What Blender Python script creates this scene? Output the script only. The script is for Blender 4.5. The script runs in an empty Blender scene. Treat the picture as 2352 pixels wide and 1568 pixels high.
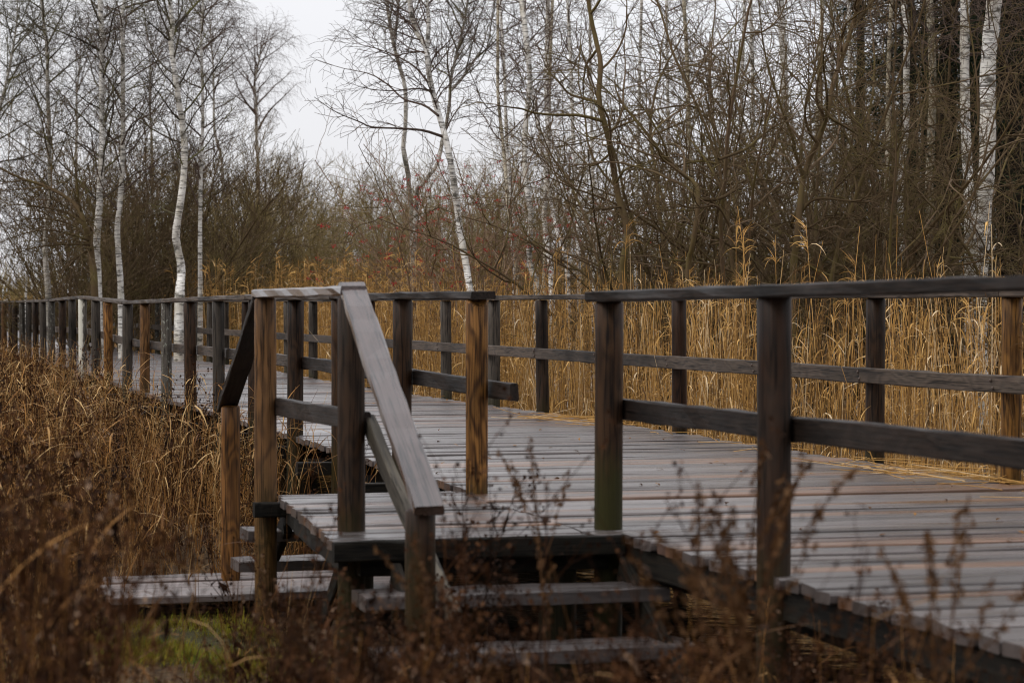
import bpy, math, random
import numpy as np
from mathutils import Vector, Matrix

SEED = 11
random.seed(SEED)
rng = np.random.default_rng(SEED)
SC = bpy.context.scene
COL = SC.collection
PI = math.pi

# ------------------------------------------------------------------ frames
F = 5553.0        # focal length in units of a 2352 px wide view
HOR = 692.0
CAMZ = 1.02       # eye height above the deck (deck top is z = 0)
GZ = -0.68        # marsh ground
C0 = Vector((-0.16, 12.87, 0.0))
DX, DY = -0.2619, 0.9651          # along the boardwalk
NX, NY = 0.9651, 0.2619           # across it, to the right
ROT = math.atan2(NY, NX)


def px(x, y, Y):
    return Vector(((x - 1176.0) / F * Y, Y, CAMZ - (y - HOR) / F * Y))


def W(s, t, z=0.0):
    return Vector((C0.x + t * DX + s * NX, C0.y + t * DY + s * NY, z))


def st(x, y):
    rx, ry = x - C0.x, y - C0.y
    return rx * NX + ry * NY, rx * DX + ry * DY


def lerp_tab(tab, t):
    if t <= tab[0][0]:
        return tab[0][1]
    for (a, va), (b, vb) in zip(tab, tab[1:]):
        if t <= b:
            return va + (vb - va) * (t - a) / (b - a)
    return tab[-1][1]


ZR = [(-8, 1.115), (-4.04, 1.088), (-2.1, 1.064), (-2.0, 1.07), (0, 1.076), (7.6, 1.075), (13, 1.05), (17.2, 1.028),
      (23.1, 1.10), (29, 1.058), (44, 1.02), (60, 1.02), (100, 1.0)]
ZRR = [(-8, 1.10), (0, 1.087), (9, 1.076), (20, 1.06), (30, 1.05), (60, 1.02), (100, 1.0)]


def zrail(t):
    return lerp_tab(ZR, t)


def zrail_r(t):
    return lerp_tab(ZRR, t)


def zdeck(t):
    return lerp_tab([(-8, 0.0), (8, 0.0), (17, -0.03), (23, 0.015), (30, -0.02), (60, -0.05), (100, -0.06)], t)


def s_right(t):
    return 3.03 - 0.0155 * max(-6.0, min(t, 30.0))


# ------------------------------------------------------------------ meshes
def mesh_np(name, V, Q=None, T=None, mat=None, attr=None, smooth=True):
    V = np.asarray(V, dtype=np.float32).reshape(-1, 3)
    Q = np.zeros((0, 4), np.int32) if Q is None else np.asarray(Q, np.int32).reshape(-1, 4)
    T = np.zeros((0, 3), np.int32) if T is None else np.asarray(T, np.int32).reshape(-1, 3)
    me = bpy.data.meshes.new(name)
    me.vertices.add(len(V))
    me.vertices.foreach_set('co', V.ravel())
    loops = np.concatenate([Q.ravel(), T.ravel()])
    me.loops.add(len(loops))
    me.loops.foreach_set('vertex_index', loops)
    me.polygons.add(len(Q) + len(T))
    ls = np.concatenate([np.arange(len(Q)) * 4, len(Q) * 4 + np.arange(len(T)) * 3]).astype(np.int32)
    me.polygons.foreach_set('loop_start', ls)
    me.polygons.foreach_set('use_smooth', np.full(len(ls), smooth, dtype=bool))
    me.update(calc_edges=True)
    if attr is not None:
        a = me.attributes.new('rnd', 'FLOAT', 'POINT')
        a.data.foreach_set('value', np.asarray(attr, np.float32))
    if mat is not None:
        me.materials.append(mat)
    return me


def link(name, me, parent=None, loc=None, rotz=0.0):
    o = bpy.data.objects.new(name, me)
    COL.objects.link(o)
    if parent is not None:
        o.parent = parent
    if loc is not None:
        o.location = loc
    if rotz:
        o.rotation_euler = (0, 0, rotz)
    return o


def tag(o, label=None, cat=None, group=None, kind=None):
    if label:
        o['label'] = label
    if cat:
        o['category'] = cat
    if group:
        o['group'] = group
    if kind:
        o['kind'] = kind
    return o


def thing(name, label, cat, loc=(0, 0, 0), rotz=0.0, group=None):
    o = bpy.data.objects.new(name, None)
    o.empty_display_size = 0.2
    COL.objects.link(o)
    o.location = loc
    o.rotation_euler = (0, 0, rotz)
    return tag(o, label, cat, group)


def dup(root, loc, rotz=0.0, scale=1.0, label=None, group=None):
    r = root.copy()
    COL.objects.link(r)
    r.location = loc
    r.rotation_euler = (0, 0, rotz)
    r.scale = scale if hasattr(scale, '__len__') else (scale, scale, scale)
    if label:
        r['label'] = label
    if group:
        r['group'] = group
    for ch in list(root.children):
        c = ch.copy()
        COL.objects.link(c)
        c.parent = r
        for g in list(ch.children):
            d = g.copy()
            COL.objects.link(d)
            d.parent = c
    return r


class Geo:
    """collects arrays into one mesh"""
    def __init__(self):
        self.V, self.Q, self.T, self.A, self.n = [], [], [], [], 0

    def add(self, V, Q=None, T=None, a=0.5):
        V = np.asarray(V, np.float32).reshape(-1, 3)
        if Q is not None and len(Q):
            self.Q.append(np.asarray(Q, np.int32).reshape(-1, 4) + self.n)
        if T is not None and len(T):
            self.T.append(np.asarray(T, np.int32).reshape(-1, 3) + self.n)
        self.A.append(np.full(len(V), a, np.float32) if np.isscalar(a) else np.asarray(a, np.float32))
        self.V.append(V)
        self.n += len(V)

    def arrays(self):
        V = np.concatenate(self.V) if self.V else np.zeros((0, 3), np.float32)
        Q = np.concatenate(self.Q) if self.Q else np.zeros((0, 4), np.int32)
        T = np.concatenate(self.T) if self.T else np.zeros((0, 3), np.int32)
        A = np.concatenate(self.A) if self.A else np.zeros(0, np.float32)
        return V, Q, T, A

    def mesh(self, name, mat, smooth=True):
        V, Q, T, A = self.arrays()
        return mesh_np(name, V, Q, T, mat, A, smooth)


class Tubes:
    def __init__(self):
        self.g = {}

    def add(self, pts, rad, sides=3, a=0.5):
        k = (len(pts), sides)
        self.g.setdefault(k, ([], [], []))
        self.g[k][0].append([tuple(p) for p in pts])
        self.g[k][1].append(rad)
        self.g[k][2].append(a)

    def into(self, geo):
        for (n, k), (P, R, A) in self.g.items():
            P = np.array(P, np.float32)
            R = np.array(R, np.float32)
            A = np.array(A, np.float32)
            m = len(P)
            Tg = np.empty_like(P)
            Tg[:, 1:-1] = P[:, 2:] - P[:, :-2]
            Tg[:, 0] = P[:, 1] - P[:, 0]
            Tg[:, -1] = P[:, -1] - P[:, -2]
            Tg /= np.linalg.norm(Tg, axis=2, keepdims=True) + 1e-9
            md = np.abs(P[:, -1] - P[:, 0])
            ref = np.zeros((m, 1, 3), np.float32)
            ref[np.arange(m), 0, md.argmin(axis=1)] = 1.0
            U = np.cross(Tg, np.broadcast_to(ref, Tg.shape))
            U /= np.linalg.norm(U, axis=2, keepdims=True) + 1e-9
            Vv = np.cross(Tg, U)
            ang = np.arange(k) * 2 * PI / k
            ca, sa = np.cos(ang), np.sin(ang)
            ring = P[:, :, None, :] + R[:, :, None, None] * (U[:, :, None, :] * ca[None, None, :, None] + Vv[:, :, None, :] * sa[None, None, :, None])
            verts = ring.reshape(-1, 3)
            i = np.arange(n - 1)[:, None]
            j = np.arange(k)[None, :]
            j2 = (j + 1) % k
            q = np.stack([i * k + j, i * k + j2, (i + 1) * k + j2, (i + 1) * k + j], axis=-1).reshape(-1, 4)
            Q = (q[None] + (np.arange(m) * n * k)[:, None, None]).reshape(-1, 4)
            geo.add(verts, Q, None, np.repeat(A, n * k))
        return geo


def rep(geo, tmpl, pos, yaw, scl, tilt=None, a=None, spread=0.0):
    """replicate the arrays of tmpl (V,Q,T,A) at many places into geo"""
    V, Q, T, A = tmpl
    n = len(pos)
    if n == 0:
        return
    pos = np.asarray(pos, np.float32)
    c, s = np.cos(yaw), np.sin(yaw)
    scl = np.asarray(scl, np.float32)
    if scl.ndim == 1:
        scl = np.stack([scl, scl, scl], 1)
    X = V[None, :, 0] * scl[:, None, 0]
    Y = V[None, :, 1] * scl[:, None, 1]
    Z = V[None, :, 2] * scl[:, None, 2]
    x = X * c[:, None] - Y * s[:, None]
    y = X * s[:, None] + Y * c[:, None]
    if tilt is not None:
        x = x + Z * tilt[:, 0:1]
        y = y + Z * tilt[:, 1:2]
    out = np.stack([x, y, Z], -1) + pos[:, None, :]
    off = (np.arange(n) * len(V))[:, None, None]
    QQ = (Q[None] + off).reshape(-1, 4) if len(Q) else None
    TT = (T[None] + off).reshape(-1, 3) if len(T) else None
    if a is None:
        a = rng.random(n)
    AA = np.clip(a[:, None] + (A[None] - 0.5) * spread, 0, 1).reshape(-1)
    geo.add(out.reshape(-1, 3), QQ, TT, AA)


def plank_arrays(L, Wd, H, ch=0.006, nx=6, jit=0.0015):
    """a board along X, octagonal section, slightly uneven edges"""
    w, h = Wd / 2, H / 2
    sec = np.array([(-w + ch, -h), (w - ch, -h), (w, -h + ch), (w, h - ch), (w - ch, h), (-w + ch, h), (-w, h - ch), (-w, -h + ch)])
    xs = np.linspace(0, L, nx + 1)
    V = np.zeros((nx + 1, 8, 3))
    V[:, :, 0] = xs[:, None]
    V[:, :, 1:] = sec[None]
    V[:, :, 1:] += rng.normal(0, jit, (nx + 1, 8, 2))
    V = V.reshape(-1, 3)
    i = np.arange(nx)[:, None]
    j = np.arange(8)[None]
    j2 = (j + 1) % 8
    Q = np.stack([i * 8 + j, (i + 1) * 8 + j, (i + 1) * 8 + j2, i * 8 + j2], -1).reshape(-1, 4)
    e = nx * 8
    caps = [(0, 1, 2, 3), (0, 3, 4, 7), (7, 4, 5, 6), (e + 3, e + 2, e + 1, e), (e + 7, e + 4, e + 3, e), (e + 6, e + 5, e + 4, e + 7)]
    return V, np.concatenate([Q, np.array(caps)])


def bar(name, p0, p1, wd, h, mat, parent, ch=0.006, up=(0, 0, 1), nx=8, jit=0.0015):
    """a board from p0 to p1 (parent's space), its own mesh with X along the grain"""
    p0, p1 = Vector(p0), Vector(p1)
    x = (p1 - p0)
    L = x.length
    x.normalize()
    z = Vector(up)
    y = z.cross(x).normalized()
    z = x.cross(y)
    V, Q = plank_arrays(L, wd, h, ch, nx, jit)
    if L > 0.8:      # no long board stays quite straight
        k_ = np.sin(np.pi * V[:, 0] / L)
        V[:, 2] += random.uniform(-0.006, 0.006) * k_ + random.uniform(-0.0025, 0.0025) * np.sin(3.1 * np.pi * V[:, 0] / L + 1)
        V[:, 1] += random.uniform(-0.005, 0.005) * k_
    o = link(name, mesh_np(name, V, Q, None, mat, None, False), parent)
    M = Matrix((x, y, z)).transposed().to_4x4()
    M.translation = p0
    o.matrix_basis = M
    return o


def post(name, x, y, z0, z1, r, mat, parent, lean=(0, 0), cut=0.0):
    k, n = 18, 9
    zs = np.linspace(0, z1 - z0, n)
    zs = np.append(zs[:-1], [z1 - z0 - 0.012, z1 - z0])
    V = []
    ph = random.random() * 6
    for i, z in enumerate(zs):
        rr = r * (1 + 0.012 * math.sin(z * 3 + ph))
        if i == len(zs) - 1:
            rr -= 0.012
        for j in range(k):
            a = j * 2 * PI / k
            q = rr * (1 + 0.018 * math.sin(2 * a + ph) + 0.012 * math.sin(5 * a + ph * 2 + z))
            xx, yy = q * math.cos(a), q * math.sin(a)
            zz = z
            if cut and i >= len(zs) - 2:
                zz = z - cut * max(0, -yy / r - 0.1)
            V.append((xx + lean[0] * z, yy + lean[1] * z, zz))
    nr = len(zs)
    Q = [(i * k + j, i * k + (j + 1) % k, (i + 1) * k + (j + 1) % k, (i + 1) * k + j) for i in range(nr - 1) for j in range(k)]
    V.append((lean[0] * zs[-1], lean[1] * zs[-1], zs[-1]))
    c = len(V) - 1
    T = [((nr - 1) * k + j, (nr - 1) * k + (j + 1) % k, c) for j in range(k)]
    me = mesh_np(name, V, Q, T, mat)
    # the flat top stays flat-shaded
    fl = np.ones(len(Q) + len(T), bool)
    fl[len(Q):] = False
    me.polygons.foreach_set('use_smooth', fl)
    return link(name, me, parent, (x, y, z0))


# ------------------------------------------------------------------ materials
def newmat(name):
    m = bpy.data.materials.new(name)
    m.use_nodes = True
    nt = m.node_tree
    b = nt.nodes['Principled BSDF']
    return m, nt, b


def N(nt, typ, ins=None, **props):
    n = nt.nodes.new(typ)
    for k, v in props.items():
        setattr(n, k, v)
    for k, v in (ins or {}).items():
        s = n.inputs[k]
        if isinstance(v, bpy.types.NodeSocket):
            nt.links.new(v, s)
        else:
            s.default_value = v
    return n


def rgb(c):
    return (c[0], c[1], c[2], 1.0)


def mixc(nt, f, a, b, mode='MIX'):
    n = nt.nodes.new('ShaderNodeMix')
    n.data_type = 'RGBA'
    n.blend_type = mode
    for sock, v in ((n.inputs[0], f), (n.inputs[6], a), (n.inputs[7], b)):
        if isinstance(v, bpy.types.NodeSocket):
            nt.links.new(v, sock)
        else:
            sock.default_value = v if not hasattr(v, '__len__') else rgb(v)
    return n.outputs[2]


def math_(nt, op, a, b=0.0, clamp=False):
    n = nt.nodes.new('ShaderNodeMath')
    n.operation = op
    n.use_clamp = clamp
    for s, v in ((n.inputs[0], a), (n.inputs[1], b)):
        if isinstance(v, bpy.types.NodeSocket):
            nt.links.new(v, s)
        else:
            s.default_value = v
    return n.outputs[0]


def ramp(nt, f, stops, interp='LINEAR'):
    n = nt.nodes.new('ShaderNodeValToRGB')
    cr = n.color_ramp
    cr.interpolation = interp
    while len(cr.elements) > 1:
        cr.elements.remove(cr.elements[-1])
    cr.elements[0].position = stops[0][0]
    cr.elements[0].color = rgb(stops[0][1])
    for p, c in stops[1:]:
        e = cr.elements.new(p)
        e.color = rgb(c)
    nt.links.new(f, n.inputs[0])
    return n.outputs[0]


def g(v):
    return (v, v, v)


def noise(nt, vec, scale=1.0, detail=4.0, rough=0.55, dist=0.0):
    n = N(nt, 'ShaderNodeTexNoise', {'Scale': scale, 'Detail': detail, 'Roughness': rough, 'Distortion': dist})
    if vec is not None:
        nt.links.new(vec, n.inputs['Vector'])
    return n.outputs[0]


def scaled(nt, sc, obj_random=True, coord='Object'):
    tc = N(nt, 'ShaderNodeTexCoord')
    v = tc.outputs[coord]
    if obj_random:
        oi = N(nt, 'ShaderNodeObjectInfo')
        off = math_(nt, 'MULTIPLY', oi.outputs['Random'], 37.0)
        add = N(nt, 'ShaderNodeVectorMath', {0: v, 1: off}, operation='ADD')
        v = add.outputs[0]
    return N(nt, 'ShaderNodeMapping', {'Vector': v, 'Scale': sc}).outputs[0]


def wood(name, light, dark, grey=(0.09, 0.08, 0.068), weather=0.3, axis='Z', rough=0.5, figure=0.5, moss=0.0, peel=None, lichen=0.0, vary=0.35, spec=0.14, bump=0.55, mossz=0.93, coat=0.0):
    m, nt, b = newmat(name)

    def sc(a, c):
        return (c, a, a) if axis == 'X' else (a, a, c)
    fig = noise(nt, scaled(nt, sc(8.0, 2.1)), 1.0, 2.0, 0.45)
    figs = math_(nt, 'SINE', math_(nt, 'MULTIPLY', fig, 48.0))
    figs = math_(nt, 'MULTIPLY_ADD', figs, 0.5)
    nt.nodes[-1].inputs[2].default_value = 0.5
    fine = noise(nt, scaled(nt, sc(85.0, 2.2)), 1.0, 4.0, 0.65)
    blot = noise(nt, scaled(nt, sc(7.0, 1.6)), 1.0, 5.0, 0.6)
    knot = noise(nt, scaled(nt, sc(2.5, 0.9)), 1.0, 2.0, 0.5)
    f = math_(nt, 'ADD', math_(nt, 'MULTIPLY', figs, figure * 0.8), math_(nt, 'MULTIPLY', fine, 1.25 - figure * 0.8))
    f = ramp(nt, f, [(0.25, g(0)), (0.8, g(1))])
    col = mixc(nt, f, dark, light)
    wf = ramp(nt, blot, [(0.5 - weather * 0.35, g(0)), (0.5 - weather * 0.35 + 0.3, g(1))])
    col = mixc(nt, math_(nt, 'MULTIPLY', wf, min(1.0, weather)), col, mixc(nt, fine, tuple(x * 0.45 for x in grey), grey))
    dk = ramp(nt, knot, [(0.34, g(0.32)), (0.50, g(1))])
    col = mixc(nt, 1.0, col, dk, 'MULTIPLY')
    crk = noise(nt, scaled(nt, sc(26.0, 0.8)), 1.0, 3.0, 0.6)        # drying cracks along the grain
    crd = math_(nt, 'ABSOLUTE', math_(nt, 'SUBTRACT', crk, 0.5))
    col = mixc(nt, 1.0, col, ramp(nt, crd, [(0.006, g(0.22)), (0.028, g(1.0))]), 'MULTIPLY')
    oi = N(nt, 'ShaderNodeObjectInfo').outputs['Random']
    br = math_(nt, 'MULTIPLY_ADD', oi, vary)
    nt.nodes[-1].inputs[2].default_value = 1.0 - vary / 2
    brc = N(nt, 'ShaderNodeCombineColor', {0: br, 1: br, 2: br}).outputs[0]
    col = mixc(nt, 1.0, col, brc, 'MULTIPLY')
    tc = N(nt, 'ShaderNodeTexCoord').outputs['Object']
    if peel is not None:
        sep = N(nt, 'ShaderNodeSeparateXYZ', {0: tc})
        e = math_(nt, 'ADD', math_(nt, 'MULTIPLY', sep.outputs[0], -6.0), math_(nt, 'MULTIPLY', noise(nt, scaled(nt, (30, 30, 9)), 1.0, 4), 0.9))
        pf = ramp(nt, e, [(0.44, g(0)), (0.5, g(1))])
        col = mixc(nt, pf, col, peel)
    if lichen:
        ln = noise(nt, scaled(nt, (38, 38, 24)), 1.0, 5, 0.7)
        lf = ramp(nt, ln, [(0.56, g(0)), (0.66, g(1))])
        col = mixc(nt, math_(nt, 'MULTIPLY', lf, lichen), col, (0.36, 0.37, 0.32))
    if moss:
        sep = N(nt, 'ShaderNodeSeparateXYZ', {0: tc})
        zz = math_(nt, 'SUBTRACT', sep.outputs[2], mossz)     # posts start below the ground
        e = math_(nt, 'ADD', math_(nt, 'MULTIPLY', zz, -2.1), math_(nt, 'MULTIPLY', noise(nt, scaled(nt, (12, 12, 3)), 1.0, 4), 1.1))
        mf = ramp(nt, e, [(0.12, g(0)), (0.55, g(1))])
        col = mixc(nt, math_(nt, 'MULTIPLY', mf, moss), col, mixc(nt, fine, (0.010, 0.010, 0.004), (0.048, 0.044, 0.010)))
    nt.links.new(col, b.inputs['Base Color'])
    rr = ramp(nt, blot, [(0.3, g(max(0.05, rough - 0.14))), (0.7, g(min(1, rough + 0.16)))])
    nt.links.new(rr, b.inputs['Roughness'])
    b.inputs['Specular IOR Level'].default_value = spec
    b.inputs['Coat Weight'].default_value = coat
    b.inputs['Coat Roughness'].default_value = 0.22
    hgt = math_(nt, 'ADD', math_(nt, 'MULTIPLY', fine, 0.7), math_(nt, 'MULTIPLY', figs, 0.25 * figure))
    bp = N(nt, 'ShaderNodeBump', {'Height': hgt, 'Strength': bump, 'Distance': 0.006})
    nt.links.new(bp.outputs[0], b.inputs['Normal'])
    return m


M = {}
M['ochre'] = wood('ochre_pine_wood', (0.27, 0.125, 0.034), (0.06, 0.024, 0.007), weather=0.15, figure=0.7, moss=0.9, rough=0.5)
M['ochreplain'] = wood('amber_pine_wood', (0.19, 0.082, 0.02), (0.045, 0.018, 0.006), weather=0.2, figure=0.5)
M['mossypost'] = wood('mossy_dark_wood', (0.0508, 0.0245, 0.0104), (0.0125, 0.0060, 0.0031), weather=0.10, figure=0.45, moss=0.95, mossz=1.14)
M['amber'] = wood('dark_amber_wood', (0.16, 0.075, 0.018), (0.05, 0.022, 0.007), weather=0.1, figure=0.6, moss=0.5)
M['brown'] = wood('brown_pine_wood', (0.1440, 0.0704, 0.0256), (0.0440, 0.0208, 0.0080), weather=0.2, figure=0.5, moss=0.35)
M['darkbrown'] = wood('dark_brown_wood', (0.0446, 0.0214, 0.0096), (0.0108, 0.0055, 0.0029), weather=0.3, figure=0.45, moss=0.5)
M['redbrown'] = wood('red_brown_wood', (0.0372, 0.0152, 0.0065), (0.0112, 0.0051, 0.0025), weather=0.28, figure=0.3, moss=0.35)
M['greypost'] = wood('weathered_grey_wood', (0.0750, 0.0585, 0.0450), (0.0188, 0.0142, 0.0112), weather=0.6, figure=0.3, moss=0.6)
M['lichenpost'] = wood('lichen_grey_wood', (0.1280, 0.1120, 0.0920), (0.0320, 0.0272, 0.0224), weather=0.7, figure=0.3, moss=0.6, lichen=0.8)
M['peelpost'] = wood('peeling_pale_wood', (0.22, 0.2, 0.17), (0.08, 0.07, 0.06), weather=0.7, figure=0.2, moss=0.4, peel=(0.62, 0.60, 0.52))
M['rail'] = wood('weathered_rail_wood', (0.0829, 0.0590, 0.0435), (0.0221, 0.0157, 0.0125), grey=(0.1105, 0.0897, 0.0707), weather=0.45, axis='X', rough=0.5, figure=0.4, vary=0.4)
M['raildark'] = wood('dark_wet_rail_wood', (0.0263, 0.0172, 0.0131), (0.0073, 0.0053, 0.0042), grey=(0.0306, 0.0238, 0.0196), weather=0.35, axis='X', rough=0.48, figure=0.35, vary=0.25)
M['handrail'] = wood('smooth_wet_handrail_wood', (0.085, 0.056, 0.05), (0.04, 0.026, 0.024), grey=(0.12, 0.105, 0.10), weather=0.25, axis='X', rough=0.27, coat=0.6, figure=0.2, vary=0.1, spec=0.5, bump=0.15)
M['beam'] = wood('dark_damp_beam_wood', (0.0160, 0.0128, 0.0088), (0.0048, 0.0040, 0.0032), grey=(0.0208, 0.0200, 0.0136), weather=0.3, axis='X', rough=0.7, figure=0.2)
M['palebeam'] = wood('pale_damp_wood', (0.13, 0.11, 0.08), (0.04, 0.033, 0.024), grey=(0.15, 0.135, 0.115), weather=0.5, axis='X', rough=0.6, figure=0.3)


def deck_mat(name, wet=0.3, tint=1.0, film_w=0.0):
    m, nt, b = newmat(name)
    at = N(nt, 'ShaderNodeAttribute', attribute_name='rnd').outputs['Fac']
    tc = N(nt, 'ShaderNodeTexCoord').outputs['Object']
    # shift the grain per board
    sh = N(nt, 'ShaderNodeCombineXYZ', {0: math_(nt, 'MULTIPLY', at, 91.0), 1: 0.0, 2: math_(nt, 'MULTIPLY', at, 33.0)}).outputs[0]
    v = N(nt, 'ShaderNodeVectorMath', {0: tc, 1: sh}, operation='ADD').outputs[0]
    fine = noise(nt, N(nt, 'ShaderNodeMapping', {'Vector': v, 'Scale': (1.6, 95, 60)}).outputs[0], 1, 4, 0.65)
    grain = noise(nt, N(nt, 'ShaderNodeMapping', {'Vector': v, 'Scale': (0.7, 22, 20)}).outputs[0], 1, 4, 0.6)
    blot = noise(nt, N(nt, 'ShaderNodeMapping', {'Vector': v, 'Scale': (1.3, 4, 4)}).outputs[0], 1, 5, 0.6)
    base = ramp(nt, at, [(0.0, (0.06 * tint, 0.048 * tint, 0.044 * tint)), (0.25, (0.13 * tint, 0.106 * tint, 0.099 * tint)), (0.5, (0.088 * tint, 0.071 * tint, 0.066 * tint)),
                         (0.78, (0.16 * tint, 0.13 * tint, 0.12 * tint)), (0.82, (0.105, 0.06, 0.044)), (0.92, (0.22, 0.112, 0.06)), (1.0, (0.17, 0.09, 0.052))])
    k = ramp(nt, math_(nt, 'ADD', math_(nt, 'MULTIPLY', fine, 0.5), math_(nt, 'MULTIPLY', grain, 0.5)), [(0.3, g(0.42)), (0.68, g(1.25))])
    col = mixc(nt, 1.0, base, k, 'MULTIPLY')
    st_ = ramp(nt, blot, [(0.33, g(0.6)), (0.55, g(1.0))])
    col = mixc(nt, 1.0, col, st_, 'MULTIPLY')
    nt.links.new(col, b.inputs['Base Color'])
    rr = ramp(nt, math_(nt, 'ADD', math_(nt, 'MULTIPLY', blot, 0.75), math_(nt, 'MULTIPLY', grain, 0.25)), [(0.32, g(wet)), (0.68, g(wet + 0.26))])
    nt.links.new(rr, b.inputs['Roughness'])
    b.inputs['Specular IOR Level'].default_value = 0.5
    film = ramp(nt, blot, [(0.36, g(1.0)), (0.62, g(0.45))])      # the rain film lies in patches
    # each board holds the rain differently; reflection fall-off to the near right painted in
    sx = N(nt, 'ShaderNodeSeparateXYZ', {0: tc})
    sheen_fade = math_(nt, 'ADD', math_(nt, 'ADD', math_(nt, 'MULTIPLY', sx.outputs[1], 0.11), math_(nt, 'MULTIPLY', sx.outputs[0], -0.10)), math_(nt, 'MULTIPLY', noise(nt, tc, 0.55, 3), 0.5))
    dry = ramp(nt, math_(nt, 'MULTIPLY_ADD', sheen_fade, 0.5), [(0.42, g(0.18)), (0.66, g(1.0))])  # weakens the coat by position, imitating sky reflection that dies off
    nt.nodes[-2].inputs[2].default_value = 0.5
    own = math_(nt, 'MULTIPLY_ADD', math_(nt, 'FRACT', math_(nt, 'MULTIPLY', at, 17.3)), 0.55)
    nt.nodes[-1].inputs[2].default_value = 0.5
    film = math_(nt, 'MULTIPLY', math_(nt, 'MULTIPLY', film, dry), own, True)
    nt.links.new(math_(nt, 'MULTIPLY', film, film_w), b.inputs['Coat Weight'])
    b.inputs['Coat Roughness'].default_value = 0.34
    b.inputs['Coat IOR'].default_value = 1.85
    bp = N(nt, 'ShaderNodeBump', {'Height': math_(nt, 'ADD', fine, grain), 'Strength': 0.5, 'Distance': 0.0024})
    nt.links.new(bp.outputs[0], b.inputs['Normal'])
    return m


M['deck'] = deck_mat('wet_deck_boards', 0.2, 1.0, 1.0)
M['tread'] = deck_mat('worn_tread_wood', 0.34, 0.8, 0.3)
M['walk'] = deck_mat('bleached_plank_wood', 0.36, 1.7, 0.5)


def veg(name, stops, rough=0.7, spec=0.25, trans=0.0, nscale=0.0, ncol=None, nlo=0.5, nhi=0.62):
    m, nt, b = newmat(name)
    at = N(nt, 'ShaderNodeAttribute', attribute_name='rnd').outputs['Fac']
    col = ramp(nt, at, stops)
    if nscale:
        n = noise(nt, scaled(nt, (1, 1, 1), False), nscale, 4)
        col = mixc(nt, ramp(nt, n, [(nlo, g(0)), (nhi, g(1))]), col, ncol)
    nt.links.new(col, b.inputs['Base Color'])
    b.inputs['Roughness'].default_value = rough
    b.inputs['Specular IOR Level'].default_value = spec * 0.3
    if trans:
        tr = N(nt, 'ShaderNodeBsdfTranslucent', {'Color': col})
        mx = N(nt, 'ShaderNodeMixShader', {0: trans, 1: b.outputs[0], 2: tr.outputs[0]})
        nt.links.new(mx.outputs[0], nt.nodes['Material Output'].inputs[0])
    return m


M['reed'] = veg('dry_reed', [(0.0, (0.12, 0.062, 0.024)), (0.3, (0.31, 0.175, 0.06)), (0.6, (0.62, 0.36, 0.112)), (0.85, (0.78, 0.49, 0.17)), (1.0, (0.84, 0.66, 0.41))], 0.5, 0.35, 0.34)
M['grass'] = veg('dry_grass', [(0.0, (0.035, 0.017, 0.008)), (0.4, (0.15, 0.066, 0.02)), (0.75, (0.37, 0.185, 0.055)), (1.0, (0.60, 0.40, 0.18))], 0.55, 0.3, 0.25)
M['weed'] = veg('dead_weed', [(0.0, (0.0100, 0.0045, 0.0025)), (0.45, (0.0312, 0.0123, 0.0050)), (0.75, (0.0656, 0.0263, 0.0095)), (0.92, (0.1000, 0.0476, 0.0223)), (1.0, (0.2250, 0.1484, 0.0990))], 0.75, 0.2)
M['spike'] = veg('dead_flower_spike', [(0.0, (0.0270, 0.0126, 0.0054)), (0.5, (0.0600, 0.0276, 0.0108)), (1.0, (0.1140, 0.0600, 0.0270))], 0.7, 0.2)
M['greengrass'] = veg('moss_grass', [(0.0, (0.0780, 0.0416, 0.0110)), (0.3, (0.1950, 0.1430, 0.0176)), (0.6, (0.2470, 0.2210, 0.0198)), (0.9, (0.1560, 0.1950, 0.0198)), (1.0, (0.0650, 0.1690, 0.0275))], 0.6, 0.3, 0.2)
M['twig'] = veg('birch_twigs', [(0.0, (0.0805, 0.0572, 0.0450)), (1.0, (0.1495, 0.1100, 0.0900))], 0.8, 0.15)
M['bough'] = veg('dark_bough_bark', [(0.0, (0.05, 0.042, 0.033)), (1.0, (0.115, 0.098, 0.075))], 0.85, 0.15, 0, 2.0, (0.13, 0.12, 0.05))
M['willow'] = veg('olive_shrub_bark', [(0.0, (0.0599, 0.0414, 0.0219)), (0.5, (0.1098, 0.0756, 0.0405)), (1.0, (0.1697, 0.1188, 0.0770))], 0.8, 0.2, 0, 1.6, (0.1297, 0.1009, 0.0405))
M['brush'] = veg('brown_brush_twigs', [(0.0, (0.1265, 0.0968, 0.0399)), (0.5, (0.2300, 0.1793, 0.0779)), (1.0, (0.3450, 0.2585, 0.1330))], 0.85, 0.15)
M['rose'] = veg('pink_brown_stems', [(0.0, (0.15, 0.095, 0.058)), (1.0, (0.28, 0.19, 0.125))], 0.7, 0.25)
M['berry'] = veg('red_berries', [(0.0, (0.33, 0.010, 0.012)), (1.0, (0.52, 0.028, 0.022))], 0.35, 0.5)
M['needle'] = veg('spruce_needles', [(0.0, (0.0060, 0.0100, 0.0050)), (0.6, (0.0140, 0.0210, 0.0085)), (1.0, (0.0250, 0.0325, 0.0125))], 0.7, 0.25)
M['sprucebark'] = veg('spruce_bark', [(0.0, (0.0231, 0.0176, 0.0134)), (1.0, (0.0315, 0.0252, 0.0189))], 0.9, 0.1, 0, 9.0, (0.0126, 0.0101, 0.0076))


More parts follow.
